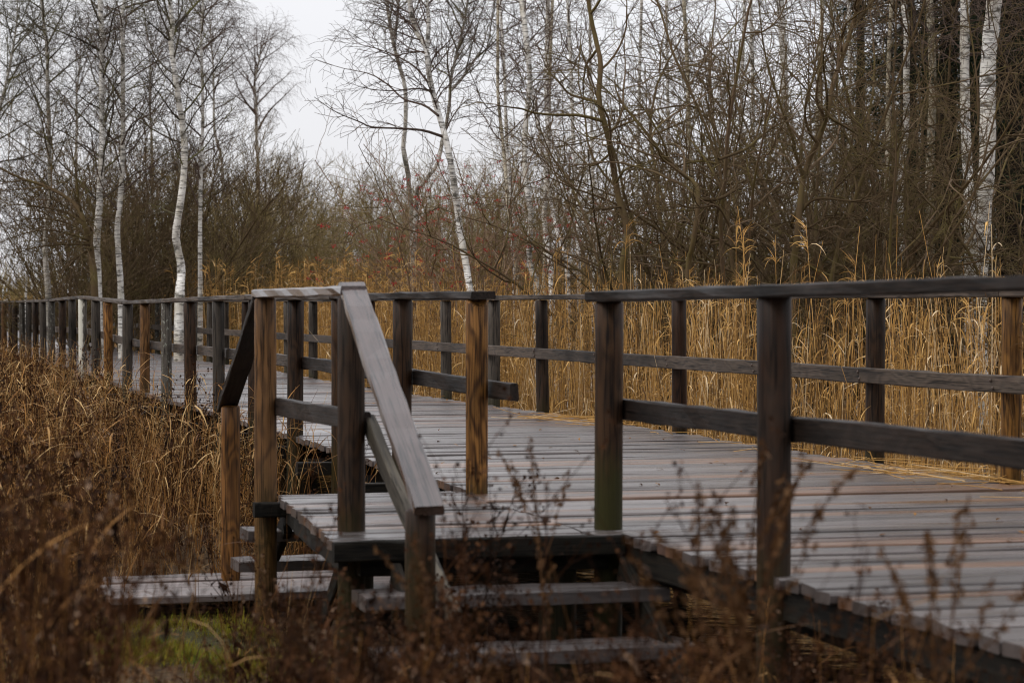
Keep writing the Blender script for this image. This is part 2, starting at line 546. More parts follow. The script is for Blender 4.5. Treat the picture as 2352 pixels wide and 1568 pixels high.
def birch_mat(name, white, marks=0.5, grime=0.4):
    m, nt, b = newmat(name)
    band = noise(nt, scaled(nt, (5.0, 5.0, 42.0)), 1.0, 3, 0.6)
    big = noise(nt, scaled(nt, (4.0, 4.0, 7.0)), 1.0, 5, 0.65)
    soft = noise(nt, scaled(nt, (3.0, 3.0, 2.0)), 1.0, 4, 0.6)
    col = mixc(nt, ramp(nt, soft, [(0.3, g(1)), (0.62, g(0))]), white, (white[0] * 0.52, white[1] * 0.48, white[2] * 0.40))
    mk = ramp(nt, band, [(0.60 - marks * 0.08, g(0)), (0.66 - marks * 0.06, g(1))])
    col = mixc(nt, math_(nt, 'MULTIPLY', mk, 0.85), col, (0.05, 0.042, 0.036))
    bg = ramp(nt, big, [(0.60 - grime * 0.12, g(0)), (0.68 - grime * 0.1, g(1))])
    col = mixc(nt, math_(nt, 'MULTIPLY', bg, 0.88), col, (0.06, 0.052, 0.036))
    nt.links.new(col, b.inputs['Base Color'])
    b.inputs['Roughness'].default_value = 0.6
    b.inputs['Specular IOR Level'].default_value = 0.3
    bp = N(nt, 'ShaderNodeBump', {'Height': math_(nt, 'ADD', band, big), 'Strength': 0.5, 'Distance': 0.02})
    nt.links.new(bp.outputs[0], b.inputs['Normal'])
    return m


M['birch'] = birch_mat('white_birch_bark', (0.85, 0.83, 0.79), 0.85, 0.42)
M['birchgrey'] = birch_mat('grey_birch_bark', (0.45, 0.42, 0.37), 0.8, 0.75)
M['birchcream'] = birch_mat('cream_birch_bark', (0.60, 0.54, 0.42), 0.5, 0.55)


def ground_mat():
    m, nt, b = newmat('marsh_ground')
    tc = N(nt, 'ShaderNodeTexCoord').outputs['Object']
    n1 = noise(nt, tc, 1.3, 6, 0.65)
    n2 = noise(nt, tc, 22.0, 5, 0.7)
    n3 = noise(nt, tc, 0.05, 4, 0.6)
    col = ramp(nt, n2, [(0.3, (0.03, 0.018, 0.009)), (0.5, (0.085, 0.05, 0.022)), (0.68, (0.20, 0.125, 0.055))])
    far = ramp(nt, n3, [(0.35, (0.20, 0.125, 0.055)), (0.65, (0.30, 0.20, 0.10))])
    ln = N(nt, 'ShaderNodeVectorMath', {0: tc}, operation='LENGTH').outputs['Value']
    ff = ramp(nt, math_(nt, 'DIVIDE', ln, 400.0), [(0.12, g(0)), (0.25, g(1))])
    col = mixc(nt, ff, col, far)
    # moss patch left of the front stairs
    dv = N(nt, 'ShaderNodeVectorMath', {0: tc, 1: (-1.55, 11.9, 0)}, operation='SUBTRACT').outputs[0]
    dv = N(nt, 'ShaderNodeMapping', {'Vector': dv, 'Scale': (1.25, 0.55, 0)}).outputs[0]
    dl = N(nt, 'ShaderNodeVectorMath', {0: dv}, operation='LENGTH').outputs['Value']
    e = math_(nt, 'ADD', dl, math_(nt, 'MULTIPLY', n1, 0.9))
    mf = ramp(nt, e, [(0.95, g(1)), (1.3, g(0))])
    green = ramp(nt, n2, [(0.3, (0.014, 0.011, 0.005)), (0.6, (0.06, 0.052, 0.010))])
    col = mixc(nt, mf, col, green)
    nt.links.new(col, b.inputs['Base Color'])
    b.inputs['Roughness'].default_value = 0.85
    b.inputs['Specular IOR Level'].default_value = 0.2
    bp = N(nt, 'ShaderNodeBump', {'Height': n2, 'Strength': 0.8, 'Distance': 0.05})
    nt.links.new(bp.outputs[0], b.inputs['Normal'])
    return m


m, nt, b = newmat('rusty_iron')
b.inputs['Base Color'].default_value = (0.05, 0.03, 0.02, 1)
b.inputs['Roughness'].default_value = 0.6
M['iron'] = m
M['ground'] = ground_mat()
m, nt, b = newmat('bog_water')
b.inputs['Base Color'].default_value = (0.012, 0.010, 0.007, 1)
b.inputs['Roughness'].default_value = 0.06
bp = N(nt, 'ShaderNodeBump', {'Height': noise(nt, scaled(nt, (1, 1, 1), False), 7.0, 2), 'Strength': 0.12, 'Distance': 0.02})
nt.links.new(bp.outputs[0], b.inputs['Normal'])
M['water'] = m

# ------------------------------------------------------------------ setting: ground, water
def gz(x, y):
    s, t = st(x, y)
    z = GZ + 0.035 * math.sin(x * 1.3 + 0.4) * math.cos(y * 0.9) + 0.05 * math.sin(x * 0.31 + 1) * math.sin(y * 0.27)
    if -0.6 < s < 3.6 and -9 < t < 26:
        e = min(1.0, (s + 0.6) / 0.5, (3.6 - s) / 0.5, (t + 9) / 2, (26 - t) / 3)
        z -= 0.22 * max(0, e)
    return z


def terrain():
    n = 170
    u = np.linspace(-1, 1, n)
    xs = np.sign(u) * (np.abs(u) * 16 + np.abs(u) ** 7 * 1500)
    v = np.linspace(-0.35, 1, n)
    ys = 10 + np.sign(v) * (np.abs(v) * 55 + np.abs(v) ** 8 * 1800)
    V = [(x, y, gz(x, y)) for y in ys for x in xs]
    Q = [(j * n + i, j * n + i + 1, (j + 1) * n + i + 1, (j + 1) * n + i) for j in range(n - 1) for i in range(n - 1)]
    o = link('ground', mesh_np('ground', V, Q, None, M['ground']))
    tag(o, kind='structure')


terrain()
o = link('water', mesh_np('water', [tuple(W(s, t, -0.75)) for s, t in ((-0.5, -8.5), (3.5, -8.5), (3.5, 25), (-0.5, 25))], [(0, 1, 2, 3)], None, M['water']))
tag(o, kind='structure')


# ------------------------------------------------------------------ boardwalk
def boards(geo, s0f, s1f, t0, t1, wd=0.138, gap=0.014, th=0.042, zf=zdeck, jit=0.012, fixed=None):
    t = t0
    k = 0
    while t < t1:
        w = wd * random.uniform(0.95, 1.05)
        tc = t + w / 2
        a, b_ = s0f(tc) + random.uniform(-jit, jit), s1f(tc) + random.uniform(-jit, jit)
        V, Q = plank_arrays(b_ - a, w, th, 0.006, 10, 0.0012)
        V[:, 0] += a
        V[:, 1] += tc
        V[:, 2] += zf(tc) - th / 2 + random.uniform(-0.0065, 0.0065) + (V[:, 0] - a) * random.uniform(-0.0012, 0.0012)
        V[:, 2] += (V[:, 1] - tc) * random.uniform(-0.05, 0.05)
        r = random.random()
        if fixed and k in fixed:
            r = fixed[k]
        elif r > 0.91 and random.random() < 0.5:
            r *= 0.8
        if tc < 0.3 and random.random() < 0.24:
            r = random.choice([random.uniform(0.86, 1.0), random.uniform(0.0, 0.12)])
        geo.add(V, Q, None, r)
        t += w + gap * random.uniform(0.6, 1.5)
        k += 1


def ledge(t):
    if t < -2.37:
        return 0.02 + (-t - 2.37) * 0.026
    return -0.10 if t < 0.1 else -0.02


bw = thing('boardwalk', 'long wet plank boardwalk running from the right foreground to the far left', 'boardwalk', W(0, 0, 0), ROT)
ge = Geo()
boards(ge, ledge, lambda t: s_right(t) - 0.02, -7.5, 99.0)
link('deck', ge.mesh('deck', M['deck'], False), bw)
for s in (0.28, 1.5, 2.75):
    for a, b_ in ((-7.5, 6), (6, 20), (20, 45), (45, 99)):
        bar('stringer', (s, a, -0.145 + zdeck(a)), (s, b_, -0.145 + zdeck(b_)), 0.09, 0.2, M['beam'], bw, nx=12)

LPOST = [0.0, 1.87, 3.85, 5.65, 7.6, 9.52, 11.44, 13.3, 15.4, 17.3, 19.4, 21.3, 23.1] + [23.1 + 1.92 * k for k in range(1, 20)]
RPOST = [1.81 * k for k in range(-4, 55)]
for t in LPOST[1:24]:
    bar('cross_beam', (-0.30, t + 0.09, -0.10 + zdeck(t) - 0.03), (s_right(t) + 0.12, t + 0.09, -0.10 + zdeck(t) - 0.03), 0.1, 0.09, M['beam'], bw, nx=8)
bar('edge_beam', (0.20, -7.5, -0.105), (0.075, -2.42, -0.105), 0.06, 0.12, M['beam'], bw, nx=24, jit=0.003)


def kinked(rail_pts, name, wd, h, mat, parent, over=0.0):
    for p0, p1 in zip(rail_pts, rail_pts[1:]):
        bar(name, p0, p1, wd, h, mat() if callable(mat) else mat, parent, nx=14, jit=0.002)


CAP_W, CAP_H = 0.135, 0.043
# --- railing left of the deck beyond the landing
rl = thing('railing', 'long left railing of mixed round posts running from the landing into the distance', 'railing', W(0, 0, 0), ROT, 'boardwalk railings')
lm = ['ochre', 'darkbrown', 'darkbrown', 'darkbrown', 'darkbrown', 'greypost', 'darkbrown', 'lichenpost', 'brown', 'greypost', 'ochre', 'greypost', 'peelpost',
      'greypost', 'darkbrown', 'lichenpost', 'greypost', 'darkbrown', 'greypost', 'lichenpost', 'darkbrown']
for i, t in enumerate(LPOST):
    k = lm[i] if i < len(lm) else random.choice(['greypost', 'darkbrown', 'greypost', 'lichenpost', 'brown'])
    z1 = zrail(t) - CAP_H
    post('post', -0.02 + random.uniform(-.012, .012), t, GZ - 0.3, z1, 0.059 + random.uniform(-0.004, 0.004), M[k], rl,
         (random.uniform(-.012, .012), random.uniform(-.012, .012)), cut=random.choice([0, 0, 0.04]))
kn = [-0.11, 3.85, 7.6, 13.3, 17.3, 23.1, 23.1 + 1.92 * 3, 23.1 + 1.92 * 8, 23.1 + 1.92 * 13, 23.1 + 1.92 * 19]
for a, b_ in zip(kn, kn[1:]):
    bar('cap_rail', (-0.02, a + 0.004, zrail(a) - CAP_H / 2), (-0.02, b_ - 0.004, zrail(b_) - CAP_H / 2), CAP_W, CAP_H, M['raildark' if a < 3 else 'rail'], rl, nx=16, jit=0.002)
kn = [-0.42, 5.65, 9.52, 15.4, 19.4, 23.1, 23.1 + 1.92 * 4, 23.1 + 1.92 * 10, 23.1 + 1.92 * 19]
for i, (a, b_) in enumerate(zip(kn, kn[1:])):
    za, zb = zrail(max(a, 0)) - 0.522, zrail(max(b_, 0)) - 0.522
    bar('mid_rail', (0.066, a + 0.004, za), (0.066 - 0.004 * (i % 2), b_ - 0.004, zb), 0.045, 0.092, M['raildark' if a < 3 else 'rail'], rl, nx=16, jit=0.002)

# --- railing right of the deck
rr = thing('railing', 'long right railing standing in front of the golden reeds', 'railing', W(0, 0, 0), ROT, 'boardwalk railings')
fm = {0: 'amber', 1: 'darkbrown', 2: 'greypost', 3: 'redbrown', 4: 'darkbrown', 5: 'darkbrown', 7: 'greypost'}
for i, t in enumerate(RPOST):
    k = fm.get(i - 4, random.choice(['greypost', 'darkbrown', 'greypost', 'brown', 'redbrown', 'lichenpost']))
    s = s_right(t) + 0.05
    post('post', s + random.uniform(-.012, .012), t, GZ - 0.3, zrail_r(t) - CAP_H, 0.059 + random.uniform(-0.004, 0.004), M[k], rr,
         (random.uniform(-.012, .012), random.uniform(-.012, .012)))
kn = [-7.24, -3.62, 0.0, 3.62, 7.24, 10.86, 16.29, 21.72, 30.77, 39.82, 54.3, 72.4, 97.74]
for i, (a, b_) in enumerate(zip(kn, kn[1:])):
    zo = 0.004 * (i % 2)
    bar('cap_rail', (s_right(a) + 0.05, a + 0.004, zrail_r(a) - CAP_H / 2 + zo), (s_right(b_) + 0.05, b_ - 0.004, zrail_r(b_) - CAP_H / 2 + zo), CAP_W, CAP_H, M['rail'], rr, nx=16, jit=0.002)
kn = [-7.24, -1.81, 1.81, 5.43, 9.05, 14.48, 19.91, 28.96, 38.0, 54.3, 72.4, 97.74]
for i, (a, b_) in enumerate(zip(kn, kn[1:])):
    za, zb = zrail_r(a) - 0.535, zrail_r(b_) - 0.535
    bar('mid_rail', (s_right(a) - 0.035, a + 0.004, za), (s_right(b_) - 0.035, b_ - 0.004, zb), 0.045, 0.098, M['rail'], rr, nx=16, jit=0.002)

# bolt heads where the lower rail crosses the nearest posts
def bolt(x, y, z, parent, face=-1):
    k = 8
    V = [(dx, r * math.cos(a * 2 * PI / k), r * math.sin(a * 2 * PI / k)) for dx, r in ((0.0, 0.011), (face * 0.006, 0.010)) for a in range(k)] + [(face * 0.008, 0, 0)]
    Q = [(a, (a + 1) % k, k + (a + 1) % k, k + a) for a in range(k)]
    T = [(k + a, k + (a + 1) % k, 2 * k) for a in range(k)]
    link('bolt', mesh_np('bolt', V, Q, T, M['iron']), parent, (x, y, z))


for t in RPOST[3:13]:
    for dz in (-0.022, 0.022):
        bolt(s_right(t) - 0.0575, t + dz * 0.6, zrail_r(t) - 0.535 + dz, rr)

# --- near railing from the landing towards the camera
rn = thing('railing', 'near dark railing sweeping out of the right edge of the photo beside the landing', 'railing', W(0, 0, 0), ROT, 'boardwalk railings')
for t, s, k in ((-2.1, 0.04, 'mossypost'), (-4.04, 0.075, 'redbrown'), (-6.15, 0.13, 'darkbrown')):
    post('post', s, t, GZ - 0.3, zrail(t) - CAP_H, 0.064, M[k], rn, (0.004, 0.0), cut=0.0)
bar('cap_rail', (0.13, -7.6, zrail(-7.6) - CAP_H / 2), (0.035, -1.98, zrail(-2.1) - CAP_H / 2), CAP_W, CAP_H + 0.004, M['raildark'], rn, nx=24, jit=0.002)
bar('mid_rail', (0.215, -7.6, 0.565), (0.165, -4.06, 0.545), 0.045, 0.095, M['raildark'], rn, nx=16, jit=0.002)
bar('mid_rail', (0.165, -4.05, 0.545), (0.13, -2.0, 0.532), 0.045, 0.095, M['raildark'], rn, nx=12, jit=0.002)

# --- landing with front and back stairs
ld = thing('landing', 'square plank landing joining the boardwalk between two stairs', 'landing', W(0, 0, 0), ROT)
ge = Geo()
boards(ge, lambda t: -1.07 + (t - 0.14) * 0.077, lambda t: -0.115, -2.34, 0.14, zf=lambda t: 0.0)
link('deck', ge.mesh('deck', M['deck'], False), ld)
bar('edge_beam', (-1.265, -2.37, -0.045), (0.03, -2.37, -0.045), 0.05, 0.085, M['beam'], ld, nx=14, jit=0.002)
bar('edge_beam', (-1.215, -2.34, -0.09), (-1.035, 0.05, -0.09), 0.045, 0.085, M['beam'], ld, nx=14, jit=0.003)
bar('cross_beam', (-1.05, 0.1, -0.1), (-0.12, 0.1, -0.1), 0.09, 0.11, M['beam'], ld)
bar('cross_beam', (-1.12, -2.2, -0.105), (0.0, -2.2, -0.105), 0.09, 0.12, M['beam'], ld)
bar('cross_beam', (-1.23, -0.03, -0.06), (-1.04, -0.03, -0.06), 0.07, 0.075, M['beam'], ld)
for s, t in ((-0.15, -1.95), (-0.95, -1.3), (-0.3, -0.1)):
    post('support_pile', s, t, GZ - 0.3, -0.165, 0.085, M['greypost'], ld)
bar('brace', (-0.92, -0.35, -0.62), (-0.92, -1.0, -0.17), 0.05, 0.09, M['beam'], ld)

# stairs
def stairs(name, label, t0, sgn, s0, s1, n, mat):
    o = thing(name, label, 'stairs', W(0, 0, 0), ROT, 'stairs of the landing')
    for k in range(n):
        tc = t0 + sgn * (0.22 + 0.335 * k)
        ge = Geo()
        z = -0.195 * (k + 1)
        for q in (-0.075, 0.075):
            V, Q = plank_arrays(s1 - s0, 0.14, 0.06, 0.006, 10, 0.002)
            V[:, 0] += s0
            V[:, 1] += tc + q
            V[:, 2] += z - 0.03
            ge.add(V, Q, None, random.random() * 0.85)
        link('tread', ge.mesh('tread', M[mat], False), o)
    L = 0.22 + 0.335 * n
    for s in (s0 + 0.2, s1 - 0.1):
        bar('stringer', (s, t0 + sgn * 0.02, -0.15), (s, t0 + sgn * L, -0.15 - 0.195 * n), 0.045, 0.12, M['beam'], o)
    return o


stairs('staircase', 'wooden stairs dropping from the landing towards the camera', -2.37, -1, -1.2, 0.12, 3, 'tread')
stairs('staircase', 'short wooden stairs dropping behind the landing to the ground planks', 0.14, 1, -1.22, -0.35, 2, 'tread')

# landing railing with both sloping handrails
lr = thing('railing', 'landing railing with two handrails sloping down beside the stairs', 'railing', W(0, 0, 0), ROT, 'boardwalk railings')
post('post', -1.15, 0.075, GZ - 0.3, 1.038, 0.0595, M['brown'], lr)
post('post', -1.093, -1.91, GZ - 0.3, 1.04, 0.0625, M['darkbrown'], lr)
post('post', -1.10, -3.30, GZ - 0.3, 0.215, 0.0605, M['redbrown'], lr)
post('post', -1.125, 1.47, GZ - 0.3, 0.42, 0.0555, M['ochreplain'], lr)
bar('cap_rail', (-1.15, 0.16, 1.06), (-1.093, -1.965, 1.066), 0.12, 0.043, M['handrail'], lr, nx=14)
bar('mid_rail', (-1.085, 0.1, 0.468), (-1.03, -1.93, 0.484), 0.045, 0.092, M['raildark'], lr, nx=12)
bar('handrail', (-1.09, -1.90, 1.088), (-1.085, -3.40, 0.215), 0.118, 0.042, M['handrail'], lr, nx=16)
bar('handrail', (-1.16, 0.10, 1.028), (-1.135, 1.56, 0.395), 0.11, 0.042, M['raildark'], lr, nx=12)
bar('mid_rail', (-1.005, -1.88, 0.475), (-0.985, -3.42, -0.215), 0.045, 0.092, M['palebeam'], lr, nx=14)

# ground level plank walk behind the landing
wk = thing('plank_walk', 'low bleached plank walk lying on the ground left of the landing', 'plank walk', W(0, 0, 0), ROT)
ge = Geo()
boards(ge, lambda t: -1.88, lambda t: -0.1, 0.72, 1.75, wd=0.17, gap=0.012, zf=lambda t: -0.585, jit=0.05)
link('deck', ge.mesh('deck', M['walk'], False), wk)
for s in (-1.7, -0.4):
    bar('bearer', (s, 0.75, -0.672), (s, 1.72, -0.672), 0.09, 0.09, M['beam'], wk)

# ------------------------------------------------------------------ woody plants
UP = Vector((0, 0, 1))


def rv(s=1.0):
    return Vector((random.gauss(0, s), random.gauss(0, s), random.gauss(0, s)))


def turn(d, ang, az):
    """a direction leaning off d by ang, around d by az"""
    a = d.cross(UP if abs(d.z) < 0.9 else Vector((1, 0, 0))).normalized()
    b_ = d.cross(a)
    return (d * math.cos(ang) + (a * math.cos(az) + b_ * math.sin(az)) * math.sin(ang)).normalized()


def grow(tb, p, d, L, r0, r1, n, wob, trop, bend=0.0, sides=3, a=None):
    pts, rad = [p.copy()], [r0]
    h = L / n
    bv = rv(bend)
    for i in range(n):
        d = (d + rv(wob) + bv + UP * trop).normalized()
        p = p + d * h
        pts.append(p)
        rad.append(r0 + (r1 - r0) * (i + 1) / n)
    tb.add(pts, rad, sides, random.random() if a is None else a)
    return pts, rad


def along(pts, rad, f):
    x = f * (len(pts) - 1)
    i = min(int(x), len(pts) - 2)
    k = x - i
    return pts[i].lerp(pts[i + 1], k), rad[i] * (1 - k) + rad[i + 1] * k, (pts[i + 1] - pts[i]).normalized()


def ramify(tb, pts, rad, lev, P, scale=1.0):
    """children along a branch: P = list of dicts per level"""
    if lev >= len(P):
        return
    q = P[lev]
    n = q['n']
    n = max(1, int(round(n * random.uniform(0.75, 1.25))))
    az = random.random() * 6.28
    for k in range(n):
        f = q['f0'] + (1.0 - q['f0']) * (k + random.random()) / n
        p, r, d = along(pts, rad, min(f, 0.999))
        az += 2.4 + random.gauss(0, 0.5)
        dd = turn(d, math.radians(random.gauss(q['ang'], q.get('angv', 12))), az)
        if q.get('flat'):
            dd.z *= q['flat']
            dd.normalize()
        L = q['L'] * scale * random.uniform(0.55, 1.25) * (1 - q.get('taper', 0.5) * f)
        r0 = min(r * 0.75, q['r'] * random.uniform(0.8, 1.2))
        cp, cr = grow(tb, p, dd, L, r0, q['r1'], q['seg'], q['wob'], q['trop'], q.get('bend', 0), q.get('sides', 3))
        ramify(tb, cp, cr, lev + 1, P, scale)


def smooth_line(ctrl, n):
    """Catmull-Rom through control points -> n+1 points"""
    c = [ctrl[0] * 2 - ctrl[1]] + list(ctrl) + [ctrl[-1] * 2 - ctrl[-2]]
    out = []
    m = len(ctrl) - 1
    for i in range(n + 1):
        x = i / n * m
        k = min(int(x), m - 1)
        t = x - k
        p0, p1, p2, p3 = c[k], c[k + 1], c[k + 2], c[k + 3]
        out.append(0.5 * ((2 * p1) + (p2 - p0) * t + (2 * p0 - 5 * p1 + 4 * p2 - p3) * t * t + (3 * p1 - p0 - 3 * p2 + p3) * t ** 3))
    return out


BIRCH_P = [dict(n=26, f0=0.22, ang=52, L=2.0, r=0.016, r1=0.005, seg=7, wob=0.10, trop=0.05, taper=0.55, sides=4, bend=0.03),
           dict(n=8, f0=0.15, ang=48, L=0.85, r=0.006, r1=0.0032, seg=5, wob=0.13, trop=0.0, taper=0.4, bend=0.03),
           dict(n=5, f0=0.15, ang=45, L=0.42, r=0.0036, r1=0.0024, seg=4, wob=0.13, trop=-0.10, taper=0.3, bend=0.04)]


def crop(kind):
    """pixel coordinates read in three enlarged views of the photograph -> the 2352 px frame"""
    k, x0, s = {'L': (0.4758, 0.0, 0.4758), 'M': (0.4761, 689.0, 0.4761), 'R': (0.4762, 1493.0, 0.4762)}[kind]
    return lambda p: (x0 + p[0] * k, p[1] * s)


def traced_tree(name, label, cat, kind, Y, trunk, w0, w1, mat, P=None, boughs=(), top=3.0, group=None, leaders=(), twig='twig', rs=1.0, crown_start=None, mossy=None, scale=1.0):
    """a tree whose trunk follows the photograph's line at its own distance Y"""
    cv = crop(kind)
    pts2 = [cv(p) for p in trunk]
    ctrl = [px(x, y, Y) for x, y in pts2]
    base = ctrl[0].copy()
    gzv = gz(base.x, base.y)
    dirb = (ctrl[0] - ctrl[1])
    base = ctrl[0] + dirb * min(1.5, (gzv - 0.05 - ctrl[0].z) / min(dirb.z, -0.05))
    base.z = gzv - 0.05
    ctrl = [base] + ctrl
    # depth wander
    for i, c in enumerate(ctrl):
        c.y += 0.10 * math.sin(i * 1.3 + Y)
    d = (ctrl[-1] - ctrl[-2]).normalized()
    if top:
        ctrl += [ctrl[-1] + (d + UP * 0.5).normalized() * top * 0.5, ctrl[-1] + (d * 0.4 + UP).normalized() * top]
    ra, rb = w0 * 0.5 * Y / F * (0.4761), w1 * 0.5 * Y / F * 0.4761
    n = 30
    pts = smooth_line(ctrl, n)
    nseen = len(trunk) / (len(ctrl) - 1.0)
    rad = []
    for i in range(n + 1):
        f = i / n
        r = ra + (rb - ra) * min(1.0, f / nseen)
        if f > nseen:
            r = rb * (1 - 0.9 * (f - nseen) / (1 - nseen + 1e-6))
        r *= 1 + 0.05 * math.sin(i * 1.9 + Y) + (0.35 * max(0, 1 - f * 9))
        rad.append(max(r, 0.004))
    root = thing(name, label, cat, base, 0, group)
    org = base
    tt = Tubes()
    loc = [p - org for p in pts]
    tt.add(loc, rad, 12, 0.5)
    for ld_ in leaders:
        lc = [px(*cv(p[:2]), Y + (p[2] if len(p) > 2 else 0)) - org for p in ld_[1]]
        lp = smooth_line(lc, 14)
        lr = [ld_[0] * 0.5 * Y / F * 0.4761 * (1 - 0.75 * i / 14) for i in range(15)]
        tt.add(lp, lr, 8, 0.5)
    link('trunk', tt.into(Geo()).mesh('trunk', M[mat]), root)
    tb = Tubes()
    PP = P or BIRCH_P
    if crown_start is not None:
        PP = [dict(PP[0], f0=crown_start)] + PP[1:]
    ramify(tb, loc, rad, 0, PP, scale)
    for ld_ in leaders:
        lc = [px(*cv(p[:2]), Y + (p[2] if len(p) > 2 else 0)) - org for p in ld_[1]]
        lp = smooth_line(lc, 14)
        lr = [ld_[0] * 0.5 * Y / F * 0.4761 * (1 - 0.75 * i / 14) for i in range(15)]
        ramify(tb, lp, lr, 0, [dict(PP[0], f0=0.1, n=max(5, PP[0]['n'] // 3))] + PP[1:], scale)
    for w, sl_, line in boughs:
        m_ = len(line) - 1
        lc = [px(*cv(p), Y + sl_ * i / m_) - org for i, p in enumerate(line)]
        lp = smooth_line(lc, 16)
        r = w * 0.5 * Y / F * 0.4761
        lr = [max(0.0035, r * (1 - 0.85 * i / 16)) for i in range(17)]
        tb.add(lp, lr, 6, 0.2)
        ramify(tb, lp, lr, 1, [PP[0], dict(PP[1], n=13, f0=0.12, L=0.6, ang=42)] + PP[2:], scale)
    link('crown', tb.into(Geo()).mesh('crown', M[twig]), root)
    return root


GB = 'birches standing left behind the boardwalk'
LP = [dict(BIRCH_P[0], n=30, L=2.3), dict(BIRCH_P[1], n=9), dict(BIRCH_P[2], n=5)]
traced_tree('birch_tree', 'small thin white birch at the far left edge by the open gap', 'birch', 'L', 62, [(125, 1395), (130, 1290), (145, 1150), (150, 1000), (147, 860)], 10, 6, 'birch', LP, top=2.5, group=GB, crown_start=0.35)
traced_tree('birch_tree', 'grey dark stained birch standing leftmost of the large trunks', 'birch', 'L', 46, [(235, 1430), (225, 1250), (222, 1150), (238, 950), (238, 750), (240, 600), (238, 400), (232, 250), (215, 130), (200, 0)], 30, 12, 'birchgrey', LP, group=GB, twig='bough', crown_start=0.3)
traced_tree('birch_tree', 'broad white birch with a dark burl low on its leaning trunk', 'birch', 'L', 44, [(470, 1400), (465, 1200), (480, 1050), (490, 900), (495, 700), (490, 500), (495, 300), (500, 150), (490, 0)], 38, 24, 'birch', LP, group=GB, crown_start=0.3,
            boughs=[(13, 1.5, [(495, 700), (520, 560), (600, 450), (720, 400), (840, 370)]), (12, -1, [(490, 250), (400, 200), (280, 150), (200, 110)]), (10, 1, [(490, 760), (400, 700), (300, 690), (180, 720)])], twig='bough')
traced_tree('birch_tree', 'straight white birch second from the burl birch with bent foot', 'birch', 'L', 44, [(580, 1420), (572, 1250), (570, 1100), (585, 980), (592, 800), (592, 600), (595, 400), (600, 200), (595, 80), (605, 0)], 31, 17, 'birch', LP, group=GB, crown_start=0.3,
            boughs=[(10, -1, [(590, 700), (640, 600), (720, 560), (800, 540)]), (9, 1, [(585, 930), (640, 850), (760, 800), (860, 790)])])
traced_tree('birch_tree', 'crooked white birch with an S bend and a dark forking bough', 'birch', 'L', 42, [(870, 1430), (872, 1350), (870, 1270), (850, 1150), (865, 1050), (885, 900), (890, 750), (880, 600), (868, 500), (850, 350), (828, 200), (835, 130), (820, 0)], 44, 20, 'birch', LP, group=GB, crown_start=0.4,
            boughs=[(24, 0.8, [(826, 200), (850, 140), (890, 90), (930, 45), (990, -20), (1040, -90)]), (12, -0.8, [(824, 205), (780, 160), (720, 110), (660, 60)]), (11, 0.5, [(862, 1040), (790, 1010), (800, 980), (860, 975)])], twig='bough')
traced_tree('birch_tree', 'slender straight white birch rightmost of the left group', 'birch', 'L', 45, [(965, 1415), (968, 1300), (970, 1100), (970, 900), (972, 750), (980, 550), (980, 350), (978, 150), (985, 0)], 24, 11, 'birch', LP, group=GB, crown_start=0.3, scale=0.62,
            boughs=[(7, 1, [(975, 700), (1020, 620), (1100, 560), (1170, 540)]), (7, -1, [(978, 430), (1040, 340), (1120, 270), (1180, 150)]), (6, 1, [(980, 250), (1050, 180), (1130, 90)])])
# farther hazy birches
WEEP = [dict(n=22, f0=0.25, ang=42, L=3.6, r=0.028, r1=0.007, seg=7, wob=0.09, trop=0.03, taper=0.5, sides=4),
        dict(n=8, f0=0.2, ang=45, L=1.5, r=0.007, r1=0.0035, seg=6, wob=0.08, trop=-0.10, taper=0.3),
        dict(n=6, f0=0.15, ang=38, L=1.0, r=0.004, r1=0.0026, seg=5, wob=0.07, trop=-0.22, taper=0.2)]
GF = 'pale birches far behind the left group'
traced_tree('birch_tree', 'far drooping birch whose rounded crown ends against the white sky', 'birch', 'L', 82, [(1245, 1150), (1245, 780), (1240, 650), (1240, 500), (1230, 400), (1250, 300), (1265, 220)], 20, 7, 'birchgrey', WEEP, top=0, group=GF, boughs=[(12, 2, [(1240, 640), (1300, 540), (1370, 470), (1440, 400)]), (11, -2, [(1240, 560), (1180, 480), (1140, 400), (1120, 330)])], crown_start=0.45, scale=0.62)
traced_tree('birch_tree', 'far pale birch seen between the crooked and straight trunks', 'birch', 'L', 80, [(735, 1150), (735, 780), (730, 620), (725, 480), (730, 330)], 18, 7, 'birchgrey', WEEP, top=1, group=GF, crown_start=0.4)
traced_tree('birch_tree', 'far pale birch left behind the grey stained trunk', 'birch', 'L', 78, [(375, 1150), (372, 780), (375, 600), (370, 480), (385, 330)], 18, 7, 'birchgrey', WEEP, top=1, group=GF, crown_start=0.4)
traced_tree('birch_tree', 'far thin birch right behind the slender straight birch', 'birch', 'L', 70, [(1080, 1150), (1075, 800), (1040, 640), (1035, 480), (1030, 330), (1020, 200)], 16, 7, 'birchgrey', WEEP, top=1, scale=0.6, group=GF, crown_start=0.45)
traced_tree('birch_tree', 'leafless tree reaching in from the left edge of the photo', 'tree', 'L', 50, [(-60, 1400), (-50, 1000), (-20, 700), (0, 560), (30, 420), (60, 250)], 26, 12, 'birchgrey', LP, top=1.5, group=GB, twig='bough', crown_start=0.3)

